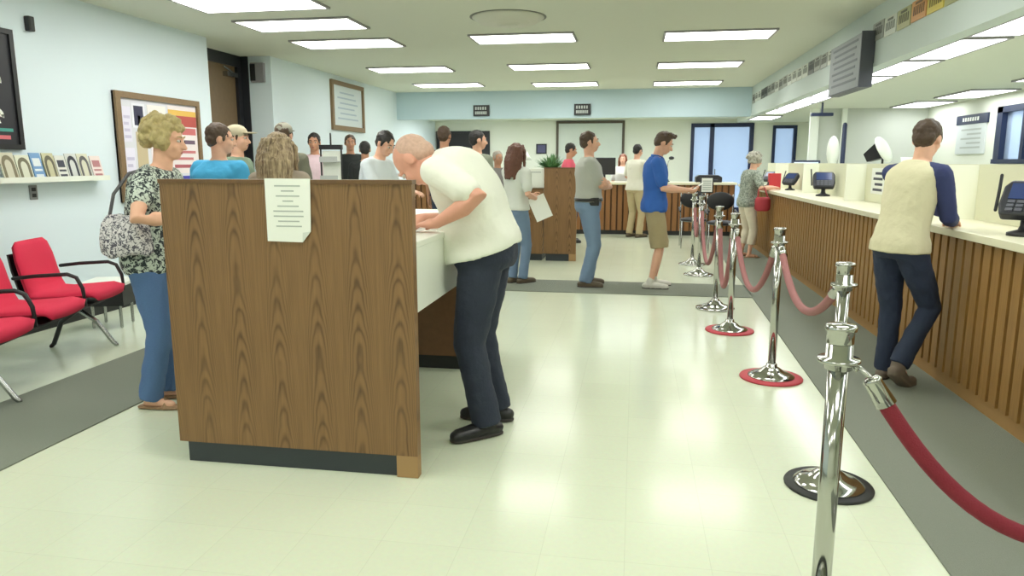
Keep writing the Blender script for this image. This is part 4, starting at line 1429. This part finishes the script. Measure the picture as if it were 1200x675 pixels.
    # ---- shoes
    for i, sx in ((0, -1), (1, 1)):
        A_ = ank[i]; hl = heel[i]
        ta = math.radians(toes[i])
        fd = np.array([-math.sin(ta), math.cos(ta), 0.])
        G = np.array([A_[0], A_[1], 0])
        if shoes is not None:
            m_ = MB()
            hz = hl * .9
            if sandals:
                m_.tube([W(G + fd * -.05 + [0, 0, .012 + hz]), W(G + fd * .05 + [0, 0, .012]), W(G + fd * .15 + [0, 0, .012])], [.040 * s, .044 * s, .044 * s], 14, True, (uz, .32))
                m_.tube([W(G + fd * .10 + np.cross(fd, uz) * .04 + [0, 0, .012]), W(G + fd * .09 + [0, 0, .062]), W(G + fd * .10 - np.cross(fd, uz) * .04 + [0, 0, .012])], .010 * s, 8)
                m_.blob('sandal', shoes, root, .006, 2)
            else:
                m_.tube([W(G + fd * -.055 + [0, 0, .040 + hz]), W(G + fd * .0 + [0, 0, .045 + hz * .7]), W(G + fd * .08 + [0, 0, .040]), W(G + fd * .165 + [0, 0, .032])], [.042 * s, .046 * s, .047 * s, .040 * s], 16, True, (uz, .8))
                m_.tube([W(A_ + [0, 0, .02]), W(G + fd * -.01 + [0, 0, .05 + hz])], [.043 * s, .048 * s], 14)
                m_.tube([W(G + fd * -.055 + [0, 0, .010 + hz]), W(G + fd * .08 + [0, 0, .010]), W(G + fd * .165 + [0, 0, .010])], [.044 * s, .049 * s, .043 * s], 16, True, (uz, .25))
                so = m_.blob('shoe', [shoes, SOLE], root, .007, 3)
                co = np.zeros(len(so.data.vertices) * 3); so.data.vertices.foreach_get('co', co); co = co.reshape(-1, 3)
                if hl == 0:
                    co[:, 2] = np.maximum(co[:, 2], 0.001); so.data.vertices.foreach_set('co', co.ravel()); so.data.update()
                    ce = np.zeros(len(so.data.polygons) * 3); so.data.polygons.foreach_get('center', ce)
                    so.data.polygons.foreach_set('material_index', (ce.reshape(-1, 3)[:, 2] < .018).astype(np.int32))
    return dict(root=root, W=W, hd=hd, body_pt=body_pt, wrist={k: W(v) for k, v in wrist.items()}, dirs=hand_d)


def Linv_dir(v, rx, fx):
    v = np.array(v, float)
    return np.array([v @ rx, v @ fx, v[2]])


DEN = mat('blue_denim', (82, 112, 156), .85, bump=.2, scale=160, vary=.12)
DENL = mat('pale_denim', (112, 134, 160), .85, bump=.2, scale=160, vary=.12)
DEND = mat('dark_denim', (40, 50, 72), .85, bump=.2, scale=160, vary=.12)
NAVY = mat('navy_cotton', (40, 47, 64), .8, bump=.15, scale=90, vary=.08)
WT = mat('white_cotton', (232, 234, 222), .85, bump=.12, scale=60)
KHAKI = mat('khaki_cotton', (158, 144, 110), .85, bump=.15, scale=90, vary=.08)
BLKSHOE = mat('black_leather', (30, 30, 32), .35)
BRSHOE = mat('brown_leather', (92, 80, 62), .5)
TANS = mat('tan_leather', (150, 118, 88), .6)
WSHOE = mat('white_sneaker', (206, 204, 194), .6)
HBROWN = mat('brown_hair', (74, 56, 42), .55, vary=.35, scale=90)
HDARK = mat('dark_hair', (34, 30, 30), .5, vary=.3, scale=90)
HGREY = mat('grey_hair', (168, 160, 148), .6, vary=.2, scale=90)
HBLOND = mat('blond_hair', (176, 160, 112), .6, vary=.35, scale=70)
HSTREAK = pattern('streaked_hair', (96, 78, 58), (172, 152, 120), 48, .5, .6, .12, .18)
HREDB = mat('red_brown_hair', (96, 58, 42), .5, vary=.3, scale=90)
PATT = pattern('black_white_print', (40, 48, 54), (196, 206, 196), 44, .5)
BAGP = pattern('grey_print_canvas', (80, 78, 90), (206, 202, 204), 62, .48)

# the bald man leaning over the front desk
bald = person('bald heavyset man in white T-shirt and navy trousers bending over the front desk', -.76, 3.70, 178, H=1.80, girth=1.22, belly=.085, lean=14, curl=58, head=(-8, 64), skin='pink',
              hands=((-.955, 3.44, 1.125), (-1.09, 3.70, 1.13)), poles=((-.25, -1, .15), (.5, -.8, -.5)), palm=((0, 0, -1), (0, .2, -1)), fingers=(.25, .8), hdir=((-1, .25, -.12), (-1, -.3, -.15)),
              feet=((-.14, -.03), (.10, -.03)), toes=(42, 2), shirt=WT, sleeve='short', hem=.92, hemdrop=.055, pants=NAVY, shoes=BLKSHOE, hair='thin', headk=1.1, neckk=.62, hair_mat=mat('thin_grey_hair', (198, 164, 146), .6, vary=.25, scale=60), belt=None, vox=.006, loose=.02)
t = thing('pen', 'dark pen in the bald man\'s right hand', 'pen', (-1.17, 3.70, 1.09))
MB().tube([(-1.195, 3.66, 1.084), (-1.165, 3.675, 1.13), (-1.14, 3.69, 1.18)], [.003, .005, .005], 10).build('barrel', BLACK, t, True)
MB().tube([(-1.199, 3.658, 1.0785), (-1.195, 3.66, 1.084)], [.0008, .003], 8, False).build('tip', STEEL, t)

# woman with the bag at the left
person('woman with curly blond hair, printed top and jeans beside the front desk', -2.745, 3.76, 12, H=1.66, girth=1.1, bust=.03, lean=9, curl=10, head=(0, 6), skin='fair',
       hands=((-2.40, 3.98, 1.12), (-2.42, 3.62, 1.12)), poles=((-.3, -1, -.6), (1.2, -.9, -.5)), palm=((0, 0, -1), (0, 0, -1)),
       feet=((-.10, .0), (.10, -.03)), shirt=PATT, sleeve='short', sl=.5, hem=.84, pants=DEN, shoes=TANS, sandals=True, hair='curly', hair_mat=HBLOND, vox=.006)
t = thing('shoulder_bag', 'grey patterned shoulder bag hanging at the curly haired woman\'s side', 'bag', (-2.76, 3.50, .93))
bx_, by_ = -2.73, 3.54
g = MB()
R_ = []
for k in range(9):
    a = k / 8
    z = .92 + .21 * a
    hw = .14 + .02 * math.sin(PI * a) - .045 * a
    hd_ = .055 + .025 * math.sin(PI * (a * .9 + .1)) - .02 * a
    R_.append([(bx_ + hw * math.copysign(abs(math.cos(2 * PI * q / 24)) ** .6, math.cos(2 * PI * q / 24)) , by_ + hd_ * math.copysign(abs(math.sin(2 * PI * q / 24)) ** .7, math.sin(2 * PI * q / 24)), z + .02 * math.sin(q)) for q in range(24)])
g.rings(R_)
g.blob('pouch', BAGP, t, .010, 3, .02, .07)
MB().tube([(-2.82, 3.54, 1.12), (-2.78, 3.54, 1.25), (-2.70, 3.57, 1.36), (-2.68, 3.60, 1.37), (-2.67, 3.565, 1.355), (-2.66, 3.54, 1.26), (-2.66, 3.54, 1.12)], .009, 8).build('strap', mat('strap_grey', (96, 94, 100), .7), t, True)

# people behind the front desk
person('man in bright blue T-shirt with brown hair behind the front desk', -3.15, 5.2, 78, H=1.70, girth=1.22, head=(-45, 4), skin='fair', shirt=mat('sky_cotton', (70, 166, 216), .85, bump=.1, scale=60), pants=DEND, shoes=BRSHOE, hair='short', hair_mat=HBROWN)
person('man in olive shirt and tan cap facing right by the brown door', -3.60, 6.25, 5, H=1.74, head=(0, 0), skin='fair', shirt=mat('olive_cotton', (118, 138, 116), .85), pants=DEN, shoes=BRSHOE, hair='short', hair_mat=HBROWN, cap=mat('cap_tan', (182, 172, 146), .8))
person('person seen from behind with long streaked brown hair above the taped notice', -2.56, 5.0, 92, H=1.61, girth=1.1, head=(0, 2), skin='fair', shirt=mat('taupe_cotton', (150, 138, 124), .85), pants=DEND, shoes=BLKSHOE, hair='long', hair_mat=HSTREAK, hairw=1.5)
person('man in a grey cap behind the streaked long haired person', -3.54, 7.05, 95, H=1.80, skin='fair', shirt=mat('drab_cotton', (104, 104, 88), .85), pants=DEND, shoes=BRSHOE, hair='short', hair_mat=HBROWN, cap=mat('cap_grey', (136, 134, 120), .8), vox=.008)
person('person in pink and white top facing us by the far left wall', -4.33, 9.5, -75, H=1.80, head=(0, 5), skin='tan', shirt=mat('pink_white_cotton', (222, 196, 206), .85), pants=mat('grey_green_cotton', (150, 166, 152), .85), shoes=BLKSHOE, hair='short', hair_mat=HDARK, vox=.009)
person('person in black jacket left of the white T-shirt man, under the framed notice', -4.42, 11.0, -65, H=1.83, girth=1.05, skin='tan', shirt=mat('black_cotton', (32, 36, 36), .8), sleeve='long', pants=DEND, shoes=BLKSHOE, hair='short', hair_mat=HBROWN, vox=.009)
person('person in black top just left of the white T-shirt man looking down', -3.80, 10.0, 110, H=1.70, skin='tan', shirt=MATS['black_cotton'], sleeve='long', pants=DEND, shoes=BLKSHOE, hair='short', hair_mat=HDARK, vox=.009)
person('dark haired man in white T-shirt looking down behind the front desk', -2.60, 7.0, -15, H=1.74, lean=8, curl=12, head=(-10, 28), skin='fair', hands=((-2.2, 7.1, 1.12), (-2.22, 6.75, 1.12)), palm=((0, 0, -1), (0, 0, -1)), shirt=mat('pale_cotton', (212, 220, 226), .85, bump=.1, scale=60), pants=DEN, shoes=BRSHOE, hair='short', hair_mat=HDARK)
person('person with brown hair and dark top mostly hidden by the bald man\'s back', -2.53, 9.6, 85, H=1.88, skin='tan', shirt=mat('plum_cotton', (70, 58, 64), .85), pants=DEND, shoes=BLKSHOE, hair='short', hair_mat=HBROWN, vox=.009)
person('dark haired man in grey-green shirt standing right behind the bald man', -1.95, 9.0, 58, H=1.80, head=(-30, 0), skin='fair', shirt=mat('sage_cotton', (134, 140, 124), .85), pants=mat('olive_twill', (82, 84, 70), .85), shoes=BRSHOE, hair='short', hair_mat=HDARK, vox=.008)
person('short person in grey top between the grey-green shirt man and the long haired woman', -2.07, 11.0, -50, H=1.58, skin='tan', shirt=mat('grey_cotton', (128, 124, 122), .85), pants=DEND, shoes=BLKSHOE, hair='short', hair_mat=HGREY, vox=.009)
w2 = person('woman with long brown hair, white top and pale jeans holding papers', -1.36, 8.4, 55, H=1.62, girth=.97, bust=.02, head=(8, 2), skin='fair', hands=((-1.22, 8.72, 1.02), (-1.12, 8.42, 1.00)), palm=((1, 0, 0), (-1, 0, 0)), fingers=(.6, .6),
            shirt=mat('offwhite_cotton', (208, 212, 204), .85), sleeve='short', hem=.94, pants=DENL, shoes=BRSHOE, hair='long', hair_mat=HREDB, hairw=1.2, feet=((-.07, .0), (.07, .05)))
t = thing('paper_sheet', 'white papers held by the long haired woman', 'papers', (-1.10, 8.40, .92))
MB().box((-.10, -.002, -.14), (.10, .002, .14), Matrix.Translation((-1.075, 8.37, .90)) @ Matrix.Rotation(math.radians(-24), 4, 'Y')).build('sheet', PAPER, t)
man3 = person('man in grey T-shirt and jeans with crossed arms, standing in line on the carpet strip', -.52, 8.36, 10, H=1.75, girth=1.2, head=(0, -4), skin='fair',
              hands=((-.31, 8.24, 1.18), (-.28, 8.48, 1.14)), poles=((-1, -.3, -.6), (1, -.3, -.6)), palm=((0, -1, 0), (0, -1, 0)), hdir=((-.1, -1, .15), (-.1, 1, .15)), shirt=mat('pale_grey_cotton', (172, 174, 166), .85, bump=.1, scale=60), hem=.98,
              pants=DENL, shoes=BRSHOE, hair='short', hair_mat=HBROWN, belt=BLKSHOE, feet=((-.12, .02), (.11, -.03)))
t = thing('phone_holster', 'black phone holster clipped to the grey T-shirt man\'s belt', 'holster', (-.50, 8.2, .97))
MB().box((-.50, 8.155, .94), (-.39, 8.20, 1.03)).build('case', BLKSHOE, t, bevel=.008)
MB().box((-.49, 8.151, 1.0), (-.40, 8.155, 1.025)).build('flap', BLACK, t)
blue = person('young man in blue T-shirt and khaki shorts reading a paper in line', .22, 8.37, 3, H=1.75, girth=1.08, head=(0, 24), lean=0, curl=6, skin='fair',
              hands=((.56, 8.42, 1.10), (.56, 8.22, 1.12)), poles=((-.3, -1, -.8), (.3, -1, -.8)), palm=((0, 0, 1), (0, 0, 1)), fingers=(.7, .7),
              shirt=mat('royal_cotton', (48, 96, 176), .85, bump=.1, scale=60), hem=.87, pants=KHAKI, leg='shorts', shoes=WSHOE, hair='tuft', hair_mat=HBROWN, collar=MATS['royal_cotton'], feet=((-.10, .03), (.10, -.02)))
t = thing('paper_sheet', 'white paper slip in the blue T-shirt man\'s hands', 'paper', (.64, 8.32, 1.1))
MB().box((-.09, -.07, -.002), (.10, .09, .002), Matrix.Translation((.655, 8.32, 1.135)) @ Matrix.Rotation(math.radians(-35), 4, 'Y')).build('sheet', PAPER, t)
person('dark haired person in pink top behind the second writing desk', -1.16, 13.0, 5, H=1.74, head=(10, 10), skin='tan', shirt=mat('hot_pink_cotton', (226, 96, 118), .85), pants=DEND, shoes=BLKSHOE, hair='short', hair_mat=HDARK, vox=.010)
person('clerk with reddish hair and white top behind the back counter', -.27, 15.75, -95, H=1.58, bust=.02, skin='fair', shirt=mat('white_blouse', (222, 218, 214), .85), pants=DEND, shoes=BLKSHOE, hair='long', hair_mat=mat('auburn_hair', (134, 84, 62), .5, vary=.3, scale=80), vox=.010)
person('person in white shirt and khaki trousers with dark hair at the back counter', -.0, 14.08, 50, H=1.74, head=(0, 6), lean=4, skin='fair', shirt=mat('cream_cotton', (222, 220, 206), .85), pants=mat('khaki_pale', (184, 168, 132), .85), shoes=BRSHOE, hair='short', hair_mat=HDARK, vox=.010, hands=((.0, 14.5, 1.06), (.2, 14.48, 1.06)), palm=((0, 0, -1), (0, 0, -1)))
person('grey haired woman in cream trousers at the far end of the right counter', 1.66, 11.35, 20, H=1.55, girth=1.05, bust=.03, lean=6, curl=8, head=(0, 8), skin='fair', hands=((1.98, 11.55, 1.05), (2.0, 11.2, 1.05)), palm=((0, 0, -1), (0, 0, -1)), shirt=pattern('grey_print_blouse', (104, 112, 104), (164, 170, 158), 44, .5, .8, 1, .1), hem=.86,
       pants=mat('cream_linen', (214, 204, 184), .85), leg='crop', shoes=TANS, sandals=True, hair='curly', hair_mat=mat('silver_hair', (172, 168, 156), .6, vary=.2, scale=80), vox=.009)
t = thing('handbag', 'red handbag beside the grey haired woman at the right counter', 'bag', (1.88, 10.95, .70))
g = MB()
g.rings([[(1.83 + hw * math.copysign(abs(math.cos(2 * PI * q / 20)) ** .6, math.cos(2 * PI * q / 20)), 11.02 + .05 * math.sin(2 * PI * q / 20), z) for q in range(20)] for hw, z in ((.08, .72), (.11, .75), (.11, .88), (.09, .92))])
g.build('pouch', mat('bag_red', (168, 52, 62), .6), t, True)
MB().tube([(1.76, 11.02, .91), (1.77, 11.05, 1.02), (1.85, 11.06, 1.06), (1.90, 11.02, .91)], .01, 8).build('handle', MATS['bag_red'], t, True)

# the man at the right counter
rag = person('man in cream shirt with navy raglan sleeves and dark jeans leaning on the right counter', 1.66, 4.86, 33, H=1.69, girth=.96, lean=10, curl=12, head=(16, 12), skin='fair', hip=(0.0, -.02, 0),
             hands=((2.06, 5.28, 1.06), (2.0, 5.02, 1.05)), poles=((-.1, -.3, -1), (.6, -.6, -1)), palm=((0, 0, -1), (0, 0, -1)),
             feet=((-.13, .10), (.08, -.03)), toes=(20, 10), heel=(0, .10), shirt=mat('cream_jersey', (214, 208, 176), .85, bump=.12, scale=60), sleeve='long', sleeve_mat=mat('navy_jersey', (52, 60, 104), .85, bump=.1, scale=60), hem=.90,
             pants=DEND, shoes=mat('taupe_suede', (112, 100, 88), .8), hair='short', hair_mat=HBROWN, vox=.006)
